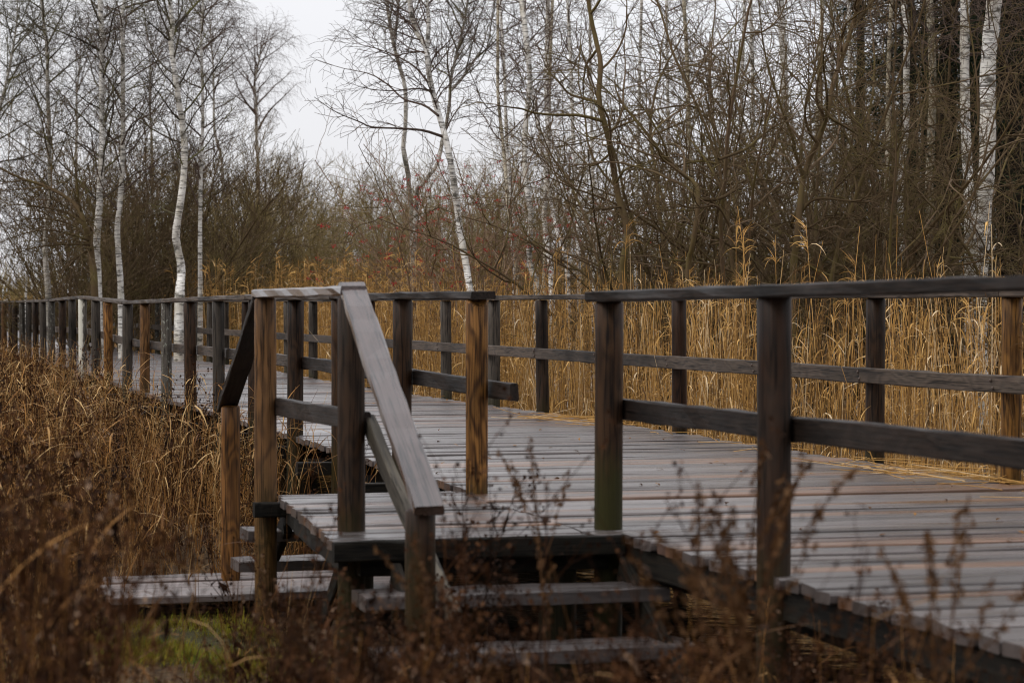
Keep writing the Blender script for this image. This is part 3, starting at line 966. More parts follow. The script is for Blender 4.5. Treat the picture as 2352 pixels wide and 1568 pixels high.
# --- middle birches
MP = [dict(BIRCH_P[0], n=16, L=1.3, r=0.011), dict(BIRCH_P[1], n=7, L=0.7), dict(BIRCH_P[2], n=4, L=0.32)]
GM = 'white birches in the middle of the thicket'
traced_tree('birch_tree', 'leaning forked white birch with long dark boughs sweeping left over the sky', 'birch', 'M', 34,
            [(830, 1480), (820, 1400), (800, 1270), (775, 1130), (755, 970), (735, 830), (715, 720), (690, 620), (660, 520), (630, 400), (618, 300), (610, 230), (570, 170), (545, 100), (530, 0)], 36, 22, 'birch', MP, group=GM, crown_start=0.5,
            leaders=[(24, [(612, 240), (622, 120), (615, 0), (620, -120), (630, -260)])],
            boughs=[(15, -1.5, [(693, 662), (600, 632), (500, 622), (350, 615), (290, 590), (170, 540), (70, 470)]),
                    (13, 1.5, [(668, 560), (600, 510), (500, 480), (430, 415), (340, 360), (200, 330), (80, 290)]),
                    (10, -0.8, [(640, 440), (560, 430), (440, 440), (330, 430), (230, 400)]),
                    (11, 1.0, [(618, 400), (560, 330), (480, 280), (380, 240), (280, 210), (210, 130)]),
                    (9, -1.0, [(612, 250), (520, 260), (440, 270), (340, 220), (230, 150)]),
                    (10, 0.6, [(560, 150), (500, 90), (420, 30), (330, -40), (240, -60)]),
                    (9, -0.6, [(622, 330), (660, 260), (720, 200), (790, 90)]),
                    (9, 0.8, [(700, 640), (740, 560), (790, 500), (850, 470)]),
                    (8, 0.8, [(655, 500), (690, 440), (760, 380), (860, 300)])])
DP = [dict(n=18, f0=0.3, ang=50, L=2.0, r=0.016, r1=0.005, seg=7, wob=0.12, trop=0.05, taper=0.5, sides=4, bend=0.04),
      dict(n=8, f0=0.2, ang=48, L=0.9, r=0.007, r1=0.0035, seg=5, wob=0.14, trop=0.02, taper=0.4),
      dict(n=5, f0=0.2, ang=45, L=0.4, r=0.004, r1=0.0028, seg=4, wob=0.14, trop=0.02, taper=0.3)]
traced_tree('bare_tree', 'dark forked bare tree standing behind the leaning birch against the sky', 'tree', 'M', 50, [(540, 1100), (525, 900), (520, 830), (500, 720), (510, 600), (508, 430), (480, 320), (450, 200), (430, 80), (420, 0)], 26, 15, 'birchgrey', DP, twig='bough', crown_start=0.55,
            leaders=[(18, [(450, 200), (468, 120), (475, 50), (482, -60), (490, -150)])])
traced_tree('bare_tree', 'dark curved tree crossing behind the leaning birch trunk', 'tree', 'M', 46, [(560, 1000), (585, 900), (660, 800), (685, 690), (705, 600), (722, 500), (728, 400), (755, 270), (790, 120), (810, 0)], 22, 11, 'birchgrey', DP, twig='bough', crown_start=0.5,
            leaders=[(16, [(728, 440), (790, 370), (850, 280), (880, 230), (910, 120)])])
traced_tree('birch_tree', 'slim white birch just right of the berry shrub', 'birch', 'M', 38, [(1050, 1400), (1040, 1200), (1015, 1080), (1000, 950), (990, 800), (975, 650), (955, 450), (955, 200), (955, 50)], 23, 13, 'birchcream', MP, group=GM, crown_start=0.45)
traced_tree('birch_tree', 'white birch with a zigzag foot in the middle thicket', 'birch', 'M', 36, [(1140, 1400), (1135, 1350), (1105, 1250), (1115, 1050), (1100, 950), (1085, 800), (1085, 650), (1100, 500), (1110, 380), (1098, 250), (1082, 100), (1070, 0)], 28, 24, 'birch', MP, group=GM, crown_start=0.5)
traced_tree('birch_tree', 'upright white birch right of the zigzag birch', 'birch', 'M', 42, [(1210, 1330), (1195, 1200), (1180, 1050), (1190, 850), (1200, 650), (1190, 500), (1190, 300), (1195, 100), (1195, 0)], 26, 22, 'birch', MP, group=GM, crown_start=0.5)
traced_tree('birch_tree', 'white birch leaning left across two upright birches', 'birch', 'M', 40, [(1290, 1330), (1280, 1250), (1245, 1130), (1215, 1000), (1180, 800), (1150, 600), (1120, 450), (1100, 330)], 22, 14, 'birch', MP, group=GM, crown_start=0.5)
traced_tree('birch_tree', 'thin white birch glimpsed through the dark willow stems', 'birch', 'M', 44, [(1420, 1330), (1425, 1200), (1420, 1000), (1410, 800), (1405, 500), (1400, 200), (1400, 0)], 18, 13, 'birch', MP, group=GM, crown_start=0.5)
traced_tree('birch_tree', 'thin pale birch whose foot shows between reeds and willow stems', 'birch', 'M', 41, [(1790, 1390), (1787, 1200), (1792, 1000), (1780, 700), (1770, 300), (1765, 0)], 20, 14, 'birch', MP, group=GM, crown_start=0.5)
GR = 'white birches among the dark spruces on the right'
traced_tree('birch_tree', 'white birch hidden deep in the densest willow branches', 'birch', 'R', 42, [(680, 1330), (672, 1200), (660, 1000), (650, 600), (640, 300), (630, 100), (628, 0)], 36, 36, 'birch', MP, group=GR, crown_start=0.6)
traced_tree('birch_tree', 'slightly bent white birch left of the spruces', 'birch', 'R', 34, [(1195, 1340), (1205, 1200), (1215, 1080), (1212, 900), (1235, 600), (1228, 400), (1230, 150), (1220, 0)], 36, 30, 'birch', MP, group=GR, crown_start=0.6)
traced_tree('birch_tree', 'yellowish cream birch in front of the spruce gap', 'birch', 'R', 35, [(1345, 1340), (1350, 1100), (1350, 900), (1355, 700), (1357, 450), (1350, 250), (1345, 0)], 42, 36, 'birchcream', MP, group=GR, crown_start=0.6)
traced_tree('birch_tree', 'white birch close beside the thickest birch trunk', 'birch', 'R', 33, [(1545, 1340), (1535, 1100), (1530, 900), (1522, 600), (1520, 300), (1515, 0)], 56, 44, 'birch', MP, group=GR, crown_start=0.6)
traced_tree('birch_tree', 'thickest white birch trunk near the right edge of the photo', 'birch', 'R', 31, [(1590, 1400), (1600, 1250), (1605, 1000), (1615, 800), (1625, 600), (1632, 350), (1645, 150), (1652, 0)], 84, 74, 'birch', MP, group=GR, crown_start=0.6)
traced_tree('birch_tree', 'far white birch half hidden by willow twigs right of centre', 'birch', 'R', 48, [(880, 1300), (885, 1000), (890, 700), (880, 400), (870, 100), (868, 0)], 24, 18, 'birch', MP, group=GR, crown_start=0.5)

for i, (x, lean, w, Y) in enumerate(((1250, 18, 20, 43), (1330, -25, 22, 40), (1460, 12, 20, 42), (1600, -30, 26, 36), (1690, 20, 22, 39), (1740, -18, 25, 36), (1860, 26, 26, 37), (1960, -14, 24, 36), (1180, -30, 19, 44), (2030, 16, 28, 34))):
    cx = (x - 689) / .4761
    traced_tree('birch_tree', 'slim pale birch trunk glimpsed deep between the thicket stems', 'birch', 'M', Y, [(cx, 1380), (cx + lean * .3, 1000), (cx + lean * 1.1, 700), (cx + lean * 1.5, 350), (cx + lean * 2.2, 0)], w, w * .7, 'birch' if i % 3 else 'birchcream',
                [dict(MP[0], n=10)] + MP[1:], group='slim pale birches deep in the thicket', crown_start=0.5)

# --- spruces
def spruce(name, label, X, Y, H, r, z0, reach, seed):
    random.seed(seed)
    lr_ = np.random.default_rng(seed)
    base = Vector((X, Y, gz(X, Y) - 0.05))
    root = thing(name, label, 'spruce', base, 0, 'dark spruces at the right edge')
    tt = Tubes()
    n = 16
    tt.add([Vector((0.03 * math.sin(i), 0, H * i / n)) for i in range(n + 1)], [r * (1.15 if i == 0 else 1) * (1 - 0.95 * (i / n) ** 1.2) + 0.01 for i in range(n + 1)], 12, 0.5)
    tb = Tubes()
    for k in range(46):    # dead stubs below the live crown
        z = random.uniform(0.6, z0 + 1.0)
        az = random.random() * 6.28
        d = Vector((math.cos(az), math.sin(az), random.uniform(-0.35, 0.1))).normalized()
        cp, cr = grow(tt, Vector((0, 0, z)), d, random.uniform(0.5, 1.9), 0.011, 0.004, 5, 0.09, -0.03, 0.02, 3)
        ramify(tt, cp, cr, 0, [dict(n=4, f0=0.3, ang=50, L=0.5, r=0.005, r1=0.003, seg=3, wob=0.1, trop=-0.05)])
    link('trunk', tt.into(Geo()).mesh('trunk', M['sprucebark']), root)
    ge = Geo()
    z = z0
    NQ = []
    NA = []
    while z < H - 0.3:
        fr = (z - z0) / (H - z0)
        for k in range(random.randint(4, 6)):
            az = random.random() * 6.28
            L = reach * (1 - 0.75 * fr) * random.uniform(0.6, 1.1)
            d = Vector((math.cos(az), math.sin(az), random.uniform(-0.25, 0.15))).normalized()
            cp, cr = grow(tb, Vector((0, 0, z + random.uniform(-.15, .15))), d, L, 0.02, 0.006, 7, 0.04, -0.06 + 0.03 * fr, 0, 3, 0.2)
            m_ = int(11 * L)
            for j in range(m_):
                f = 0.18 + 0.82 * (j + random.random()) / m_
                p, r_, dd = along(cp, cr, min(f, 0.999))
                sgn = 1 if j % 2 else -1
                side = Vector((-dd.y, dd.x, 0)).normalized() * sgn
                td = (side * 0.8 + dd * random.uniform(0.1, 0.6) + Vector((0, 0, -random.uniform(0.3, 1.3)))).normalized()
                tl = random.uniform(0.25, 0.62) * (1 - 0.3 * f)
                qn = int(tl * 34)
                sh = random.random()
                for q in range(qn):
                    c = p + td * (tl * (q + random.random()) / qn) + Vector((0, 0, -0.12 * ((q / qn) ** 2) * tl))
                    nd_ = (td * 0.8 + rv(0.55)).normalized()
                    w_ = nd_.cross(rv(1)).normalized() * random.uniform(0.005, 0.009)
                    e = c + nd_ * random.uniform(0.05, 0.085)
                    NQ.append((c - w_, c + w_, e + w_ * 0.6, e - w_ * 0.6))
                    NA.append(min(1, max(0, sh + random.gauss(0, 0.15))))
        z += random.uniform(0.24, 0.36)
    V = np.array([[tuple(v) for v in q] for q in NQ], np.float32)
    m_ = len(V)
    tb.into(ge)
    ge.add(V.reshape(-1, 3), np.arange(m_ * 4).reshape(-1, 4), None, np.repeat(np.array(NA), 4))
    link('crown', ge.mesh('crown', M['needle']), root)
    return root


def at(x, Y):
    return (x - 1176.0) / F * Y


sp1 = spruce('spruce_tree', 'dark spruce trunk between the cream birch and the close pair of birches', at(2176, 36), 36, 13, 0.185, 2.5, 2.0, 5)
sp2 = spruce('spruce_tree', 'dark spruce right behind the thickest birch trunk', at(2318, 34.5), 34.5, 14, 0.20, 3.0, 2.3, 6)
s = dup(sp1, (at(2085, 40), 40, GZ), 2.1, 1.0, 'dark spruce left of the cream birch with low hanging sprays')
s = dup(sp2, (at(2420, 38), 38, GZ), 4.0, 1.05, 'dark spruce half outside the right edge of the photo')
s = dup(sp1, (at(1975, 46), 46, GZ), 4.4, 0.8, 'smaller far spruce showing through the willow branches')

s = dup(sp2, (at(2245, 47), 47, GZ), 1.2, 1.15, 'tall far spruce darkening the gap between the right birch trunks')
s = dup(sp1, (at(2135, 51), 51, GZ), 3.2, 1.3, 'tall far spruce behind the cream birch')
s = dup(sp2, (at(2350, 53), 53, GZ), 5.2, 1.2, 'tall far spruce filling the sky beside the right edge')

# --- willow thicket
def willow_template(seed, nst, H, P, r=(0.024, 0.042), tilt=(8, 48), wob=0.085, mat='willow', trop=0.03):
    random.seed(seed)
    tb = Tubes()
    stems = Tubes()
    for k in range(nst):
        az = random.random() * 6.28
        d = turn(UP, math.radians(random.uniform(*tilt)), az)
        p = Vector((math.cos(az), math.sin(az), 0)) * random.uniform(0.05, 0.35)
        r0 = random.uniform(*r)
        cp, cr = grow(stems, p, d, H * random.uniform(0.75, 1.15), r0, 0.008, 14, wob, trop, 0.02, 7)
        ramify(tb, cp, cr, 0, P)
    return stems.into(Geo()).mesh('stems', M[mat]), tb.into(Geo()).mesh('branches', M[mat])


WP = [dict(n=10, f0=0.12, ang=52, angv=16, L=2.0, r=0.017, r1=0.005, seg=9, wob=0.15, trop=0.02, taper=0.45, sides=5, bend=0.06),
      dict(n=6, f0=0.15, ang=55, angv=16, L=0.95, r=0.0075, r1=0.0032, seg=6, wob=0.17, trop=0.01, taper=0.4, bend=0.06),
      dict(n=3, f0=0.2, ang=52, angv=15, L=0.45, r=0.004, r1=0.0024, seg=4, wob=0.17, trop=0.02, taper=0.3, bend=0.05)]
BP_ = [dict(n=9, f0=0.2, ang=30, angv=10, L=1.6, r=0.011, r1=0.005, seg=6, wob=0.09, trop=0.05, taper=0.4, bend=0.02),
       dict(n=6, f0=0.15, ang=32, angv=10, L=0.8, r=0.006, r1=0.004, seg=4, wob=0.1, trop=0.05, taper=0.4),
       dict(n=3, f0=0.2, ang=32, L=0.4, r=0.005, r1=0.004, seg=3, wob=0.1, trop=0.04, taper=0.3)]


def bush_thing(name, label, cat, tmpl, loc, rot, sc, group):
    o = thing(name, label, cat, loc, rot, group)
    o.scale = sc if hasattr(sc, '__len__') else (sc, sc, sc)
    for me, nm in zip(tmpl, ('stems', 'branches')):
        link(nm, me, o)
    return o


WT = [willow_template(100 + i, n, h, WP) for i, (n, h) in enumerate(((9, 6.0), (8, 6.6), (10, 5.4), (8, 6.2)))]
BT = [willow_template(200 + i, n, h, BP_, (0.012, 0.026), (3, 36), 0.06, 'brush', 0.04) for i, (n, h) in enumerate(((15, 5.0), (16, 4.6), (14, 5.4)))]
OT = [willow_template(300 + i, n, h, BP_, (0.012, 0.026), (6, 44), 0.07, 'willow', 0.04) for i, (n, h) in enumerate(((17, 5.2), (17, 4.8)))]
random.seed(77)
GW = 'bare willow shrubs of the thicket behind the right railing'
# x in the 2352 frame, distance, scale
WL = [(1590, 29, .85), (1760, 28, .95), (1930, 29.5, 1.0), (2080, 28, .85), (2250, 28.5, .68), (2400, 29, .75),
      (1660, 34.5, .95), (1830, 34, 1.0), (2000, 35, 1.0), (2200, 37, .8),
      (1490, 31, .85), (1700, 38, .9), (1640, 45, .95), (1860, 46, 1.0), (1420, 52, .9)]
for i, (x, Y, sc) in enumerate(WL):
    row = 'front row' if Y < 30.5 else ('middle row' if Y < 38 else 'back row')
    bush_thing('willow_shrub', 'bare olive brown willow shrub woven into the %s of the right thicket' % row, 'shrub', WT[i % 4],
               (at(x, Y), Y, gz(at(x, Y), Y) - 0.05), random.random() * 6.28, sc * random.uniform(0.95, 1.05), GW + ', ' + row)
# the traced dark stem
WTR = [dict(n=11, f0=0.3, ang=55, angv=15, L=2.0, r=0.018, r1=0.005, seg=9, wob=0.15, trop=0.02, taper=0.4, sides=5, bend=0.06)] + WP[1:]
traced_tree('willow_tree', 'dark crooked willow stem rising alone left of the dense thicket', 'willow', 'M', 27, [(1560, 1390), (1560, 1250), (1580, 1120), (1540, 960), (1520, 850), (1490, 680), (1440, 490), (1450, 320), (1430, 200), (1400, 60)], 38, 20, 'willow', WTR, twig='willow', top=1.5,
            boughs=[(17, 0.8, [(1442, 495), (1380, 480), (1300, 455), (1250, 400), (1190, 330), (1140, 200)]), (13, -0.6, [(1525, 880), (1570, 820), (1650, 800), (1720, 850)]), (12, 0.6, [(1500, 740), (1400, 800), (1280, 690), (1190, 680)]), (11, -0.8, [(1545, 1000), (1450, 1010), (1330, 990), (1200, 900)])])
traced_tree('willow_tree', 'forked mossy willow trunk in the centre of the right thicket', 'willow', 'R', 27, [(690, 1330), (700, 1180), (718, 1000), (740, 870), (770, 770), (800, 700), (850, 550), (880, 400), (940, 250), (990, 80), (1000, 0)], 34, 18, 'willow', WTR, twig='willow', top=1.5,
            boughs=[(22, -0.6, [(742, 860), (700, 740), (690, 680), (640, 540), (590, 400), (550, 250), (530, 100), (520, 0)]), (20, 0.5, [(720, 1000), (680, 1090), (760, 1100), (850, 1050), (960, 1050), (1080, 1010)]), (16, 0.6, [(850, 560), (950, 620), (1060, 680), (1160, 720)]), (18, -0.5, [(720, 1030), (800, 960), (960, 970), (1080, 970), (1200, 880)])])
traced_tree('willow_tree', 'low arching willow stem with long curved boughs right of the lone stem', 'willow', 'R', 26, [(185, 1340), (200, 1200), (222, 1050), (225, 900), (160, 840), (110, 790), (50, 740), (-40, 620), (-120, 520)], 28, 12, 'willow', WTR, twig='willow', top=0.5,
            boughs=[(20, 0.8, [(225, 960), (330, 960), (420, 900), (390, 820), (330, 770), (300, 600), (260, 420), (240, 250)]), (16, -0.6, [(400, 1120), (330, 1000), (250, 1000), (180, 1000), (90, 960)]), (17, 0.8, [(330, 770), (460, 720), (530, 660), (620, 600), (700, 570), (860, 530)])])

# --- guelder rose with red berries
random.seed(31)
gro = thing('berry_shrub', 'thin pinkish shrub hung with clusters of red berries before the leaning birch', 'berry shrub', (at(1050, 35.5), 35.5, gz(at(1050, 35.5), 35.5)))
tb = Tubes()
ends = []
RP = [dict(n=7, f0=0.4, ang=48, L=1.1, r=0.007, r1=0.0035, seg=6, wob=0.1, trop=-0.01, taper=0.3, bend=0.03),
      dict(n=4, f0=0.2, ang=45, L=0.45, r=0.004, r1=0.003, seg=4, wob=0.12, trop=-0.02, taper=0.3)]
for k in range(20):
    az = random.random() * 6.28
    d = turn(UP, math.radians(random.uniform(5, 46)), az)
    cp, cr = grow(tb, Vector((random.gauss(0, .25), random.gauss(0, .2), 0)), d, random.uniform(2.7, 4.1), 0.012, 0.005, 10, 0.07, -0.01, 0.025, 4)
    ramify(tb, cp, cr, 0, RP)
link('branches', tb.into(Geo()).mesh('branches', M['rose']), gro)
allp = [P_ for (n_, k_), (P_l, R_l, A_l) in tb.g.items() if n_ in (5, 7) for P_ in P_l]
random.shuffle(allp)
bm_ = Geo()
oc = np.array([(1, 0, 0), (-1, 0, 0), (0, 1, 0), (0, -1, 0), (0, 0, 1), (0, 0, -1)], np.float32)
ot = np.array([(0, 2, 4), (2, 1, 4), (1, 3, 4), (3, 0, 4), (2, 0, 5), (1, 2, 5), (3, 1, 5), (0, 3, 5)])
cnt = 0
for P_ in allp:
    e = P_[-1]
    if 1.75 < e[2] < 3.5 and cnt < 105:
        cnt += 1
        cg = Vector(e) + Vector((0, 0, -0.025))
        m_ = random.randint(6, 22)
        for q in range(m_):
            c = cg + Vector((random.gauss(0, .022), random.gauss(0, .022), random.gauss(0, .012)))
            bm_.add(oc * random.uniform(0.0062, 0.009) + np.array(c), None, ot, random.random())
link('berries', bm_.mesh('berries', M['berry']), gro)
gro.scale = (1.2, 1.2, 1.12)
gro2 = dup(gro, (at(1150, 37.5), 37.5, GZ), 2.2, (1.15, 1.15, 1.05), 'second berry shrub half hidden among the slim white birches')

# --- brush behind, left and middle
GQ = 'dense bare brush behind the left birches'
BL = [(540, 52, .66), (680, 55, .7), (810, 56, .64), (930, 53, .7), (1060, 50, .7), (1190, 52, .72),
      (470, 62, .9), (620, 64, .9), (760, 66, .70), (890, 66, .72), (1010, 62, .8), (1140, 60, .85), (1290, 60, .9), (1470, 64, .8), (1680, 66, .8), (1880, 66, .85),
      (360, 70, .95), (560, 76, 1.0), (700, 78, .92), (830, 82, .75), (960, 78, .85)]
for i, (x, Y, sc) in enumerate(BL):
    row = 'nearer row' if Y < 58 else ('second row' if Y < 66.5 else 'farthest row')
    bush_thing('brush_shrub', 'dense brown bare brush in the %s behind the reeds' % row, 'shrub', BT[i % 3], (at(x, Y), Y, gz(at(x, Y), Y) - 0.05), random.random() * 6.28, (sc * 1.15, sc * 1.15, sc * random.uniform(.95, 1.22)), GQ + ', ' + row)
OL = [(250, 50, 1.0), (330, 54, 1.08), (420, 52, .95), (480, 57, 1.05), (180, 48, .72), (570, 59, 1.0)]
for i, (x, Y, sc) in enumerate(OL):
    bush_thing('willow_shrub', 'dark olive bare willow shrub among the left birch trunks', 'shrub', OT[i % 2], (at(x, Y), Y, gz(at(x, Y), Y) - 0.05), random.random() * 6.28, (sc * 1.25, sc * 1.25, sc), 'olive shrubs among the left birches')
# the spreading dark willow leaning out left of the burl birch
SPP = [dict(n=12, f0=0.15, ang=45, angv=15, L=1.7, r=0.013, r1=0.005, seg=8, wob=0.12, trop=0.0, taper=0.4, sides=4, bend=0.04),
       dict(n=8, f0=0.15, ang=45, L=0.9, r=0.007, r1=0.004, seg=5, wob=0.13, trop=0.0, taper=0.4),
       dict(n=4, f0=0.2, ang=42, L=0.5, r=0.0045, r1=0.0035, seg=4, wob=0.12, trop=-0.02, taper=0.3)]
traced_tree('willow_tree', 'dark spreading willow whose low branches fan out left of the burl birch', 'willow', 'L', 43, [(455, 1390), (440, 1250), (430, 1150), (410, 1080), (390, 1020), (330, 960), (220, 900), (100, 860), (-20, 800)], 40, 8, 'willow', SPP, twig='willow', top=0, crown_start=0.2,
            boughs=[(14, 1, [(430, 1150), (360, 1090), (250, 1060), (120, 1060), (-30, 1100)]), (14, -1, [(430, 1160), (340, 1130), (220, 1110), (80, 1140), (-60, 1200)]), (13, 0.5, [(420, 1100), (330, 1030), (200, 1000), (60, 990), (-60, 1020)]),
                    (12, -0.6, [(420, 1100), (380, 960), (370, 840), (340, 700), (300, 560)]), (12, 0.8, [(440, 1200), (390, 1230), (330, 1290), (290, 1360)]), (13, -1.2, [(430, 1180), (300, 1180), (150, 1200), (-20, 1260)])])
# far woods
fw = Geo()
random.seed(5)
ft = Tubes()
for k in range(420):
    X = random.uniform(-95, 60)
    Y = random.uniform(215, 290)
    h = random.uniform(3.0, 9.0)
    tp = random.random()
    for q in range(26):
        a0 = Vector((X + random.gauss(0, .4), Y, GZ + h * random.uniform(0.0, 0.5)))
        dd = turn(UP, math.radians(random.uniform(5, 45)), random.random() * 6.28)
        grow(ft, a0, dd, h * random.uniform(.25, .55), 0.05, 0.025, 4, 0.08, 0.03, 0, 3, tp)
ft.into(fw)
tag(link('far_woods', fw.mesh('far_woods', M['brush'])), kind='stuff')

# ------------------------------------------------------------------ reeds, grass, weeds (stuff)
def strip(p, d, L, w, n, droop, side, geo, a, fold=0.0):
    """a tapering blade"""
    V = []
    for i in range(n + 1):
        f = i / n
        ww = w * (0.55 + 0.9 * f if f < 0.5 else 2.0 * (1 - f)) * 0.5 if n > 2 else w * (1 - f) * 0.5
        ww = max(ww, 0.0006)
        V += [p - side * ww, p + side * ww]
        d = (d + Vector((0, 0, -droop))).normalized()
        p = p + d * (L / n)
    Q = [(2 * i, 2 * i + 1, 2 * i + 3, 2 * i + 2) for i in range(n)]
    geo.add([tuple(v) for v in V], Q, None, a)


def reed_template(H, leaves, plume, seed, simple=False):
    random.seed(seed)
    ge = Geo()
    tb = Tubes()
    d = Vector((random.gauss(0, .03), random.gauss(0, .03), 1)).normalized()
    pts, rad = grow(tb, Vector((0, 0, -0.1)), d, H, 0.0044, 0.0022, 3 if simple else 6, 0.02, 0.0, 0.008, 3, 0.55)
    tb.into(ge)
    az = random.random() * 6
    for k in range(leaves):
        f = 0.3 + 0.65 * (k + random.random()) / leaves
        p, r, t_ = along(pts, rad, f)
        az += PI + random.gauss(0, 0.6)
        out = Vector((math.cos(az), math.sin(az), random.uniform(0.3, 1.8))).normalized()
        sd_ = Vector((-math.sin(az), math.cos(az), random.uniform(-.5, .5))).normalized()
        strip(p, out, random.uniform(0.14, 0.36), random.uniform(0.009, 0.019), 2 if simple else 5, random.uniform(0.1, 0.7), sd_, ge, random.uniform(0.25, 1.0))
    if plume:
        az = random.random() * 6
        m_ = 6 if simple else 18
        for k in range(m_):
            p, r, t_ = along(pts, rad, 0.90 + 0.0999 * random.random())
            p = p + Vector((0, 0, random.uniform(0, .03)))
            a_ = az + random.gauss(0, 0.7)
            out = Vector((math.cos(a_) * .55, math.sin(a_) * .55, random.uniform(.4, 1.3))).normalized()
            sd_ = rv(1).normalized()
            strip(p, out, random.uniform(0.08, 0.19), 0.007 if not simple else 0.016, 3, random.uniform(0.15, 0.5), sd_, ge, random.uniform(0.1, 0.55))
    return ge.arrays()


RT = [reed_template(random.uniform(1.9, 2.4), l, p, 400 + i) for i, (l, p) in enumerate(((3, 1), (2, 0), (4, 0), (2, 0), (1, 0), (3, 0), (1, 0), (5, 0), (0, 0), (2, 0)))]
RS = [reed_template(2.2, l, p, 500 + i, True) for i, (l, p) in enumerate(((3, 1), (2, 0), (2, 1), (1, 0)))]
rng = np.random.default_rng(3)


def in_view(x, y, zt, marg=0.25):
    """roughly inside the photograph or a step beside it"""
    u = np.abs(x) / np.maximum(y, 0.1)
    return u < 0.2118 + marg * (4 / np.maximum(y, 4)) + 0.03


def scatter(n, s0, s1, t0, t1, clump=0.0, gamma=1.0):
    s = s0 + (s1 - s0) * rng.random(n) ** gamma
    t = t0 + (t1 - t0) * rng.random(n)
    x = C0.x + t * DX + s * NX
    y = C0.y + t * DY + s * NY
    if clump:
        nz = np.sin(x * 2.1 + 1.7 * np.sin(y * 1.3)) * np.sin(y * 1.7 + 1.3 * np.sin(x * 1.1)) + 0.6 * np.sin(x * 5.3 + y * 3.1)
        k = rng.random(n) < np.clip(0.62 + clump * nz, 0.03, 1)
        x, y = x[k], y[k]
    k = in_view(x, y, 0)
    x, y = x[k], y[k]
    z = np.array([gz(a, b_) for a, b_ in zip(x, y)])
    return np.stack([x, y, z], 1)


def plant(geo, tmpls, pos, smin, smax, tilt=0.05, spread=0.5, amean=None, asd=0.22, zvar=None):
    idx = rng.integers(0, len(tmpls), len(pos))
    for i, tm in enumerate(tmpls):
        p = pos[idx == i]
        n = len(p)
        sc_ = smin + (smax - smin) * rng.random(n)
        a = np.clip(rng.normal(amean, asd, n), 0, 1) if amean is not None else rng.random(n)
        rep(geo, tm, p, rng.random(n) * 6.283, sc_, rng.normal(0, tilt, (n, 2)), a, spread)


def out_of_trunks(p):
    return p


ge = Geo()
plant(ge, RT, scatter(5200, 3.2, 5.8, -4, 26, 0.9, 1.2), 0.5, 0.92, 0.065, 0.8, amean=0.46, asd=0.3)
plant(ge, RT, scatter(700, 3.2, 5.4, -4, 26, 0.3), 0.4, 0.75, 0.28, 0.6, amean=0.6, asd=0.3)
plant(ge, RT, scatter(330, 3.2, 7.0, -3, 26, 0.3), 0.85, 1.12, 0.05, amean=0.62)
plant(ge, RT, scatter(1500, 5.2, 8.0, 2, 30, 0.5, 1.4), 0.45, 0.8, 0.05, amean=0.5)
plant(ge, RT, scatter(1500, 3.15, 4.6, -3, 28, 0.3), 0.15, 0.48, 0.16, amean=0.6)
plant(ge, RS, scatter(4200, 2.95, 8.0, 20, 70, 0.5), 0.62, 0.98, 0.05, amean=0.5)
plant(ge, RS, scatter(2400, 3.1, 8.0, 22, 60, 0.5), 0.85, 1.2, 0.05, amean=0.45)
plant(ge, RS, scatter(4200, 6.0, 24.0, 36, 74, 0.5), 0.9, 1.28, 0.05, amean=0.55)
plant(ge, RS, scatter(2500, -14, -1.0, 56, 110, 0.4), 0.6, 0.9, 0.05, amean=0.5)
plant(ge, RS, scatter(2600, 2.9, 30.0, 74, 130, 0.3), 0.75, 1.0, 0.05, amean=0.42)
o = link('reeds', ge.mesh('reeds', M['reed']))
tag(o, kind='stuff')

# fallen reed stalks lying on the deck's right edge
random.seed(9)
tb = Tubes()
for k in range(120):
    t = random.choice([random.gauss(0.4, 0.8), random.gauss(7.3, 0.5), random.uniform(-4, 18)])
    s = s_right(t) - abs(random.gauss(0.0, 0.28)) + 0.05
    a_ = random.gauss(PI / 2 + 0.7, 0.6)
    d = Vector((math.cos(a_), math.sin(a_), random.uniform(0, .05)))
    p = W(s, t, 0.006 + random.random() * 0.03) - d * 0.3
    L = random.uniform(0.3, 0.9)
    grow(tb, p, d, L, 0.003, 0.002, 4, 0.03, -0.004, 0, 3, random.uniform(0.4, 1))
tag(link('fallen_reeds', tb.into(Geo()).mesh('fallen_reeds', M['reed'])), kind='stuff')


# dead leaves blown onto the deck
lf = Geo()
for k in range(90):
    t = random.uniform(-6, 12)
    s = random.uniform(0.1, s_right(t) - 0.1)
    a_ = random.random() * 6.28
    strip(W(s, t, 0.012), Vector((math.cos(a_), math.sin(a_), 0.35)).normalized(), random.uniform(.03, .06), random.uniform(.015, .028), 4, 0.25, Vector((-math.sin(a_), math.cos(a_), random.uniform(-.3, .3))).normalized(), lf, random.uniform(.1, .8))
tag(link('fallen_leaves', lf.mesh('fallen_leaves', M['grass'])), kind='stuff')


def tuft(seed, nb, H, w, spread_, drp):
    random.seed(seed)
    ge = Geo()
    for k in range(nb):
        az = random.random() * 6.28
        lean = random.uniform(0.05, spread_)
        d = Vector((math.cos(az) * lean, math.sin(az) * lean, 1)).normalized()
        p = Vector((random.gauss(0, .03), random.gauss(0, .03), -0.03))
        sd_ = Vector((-math.sin(az + .5), math.cos(az + .5), 0))
        strip(p, d, H * random.uniform(0.5, 1.15), w * random.uniform(.6, 1.3), 5, random.uniform(0, drp), sd_, ge, random.uniform(0.1, 0.95))
    return ge.arrays()


TT = [tuft(600 + i, 11, 0.75, 0.0055, 0.34, 0.07) for i in range(5)]
TS = [tuft(620 + i, 9, 0.4, 0.006, 1.2, 0.4) for i in range(4)]


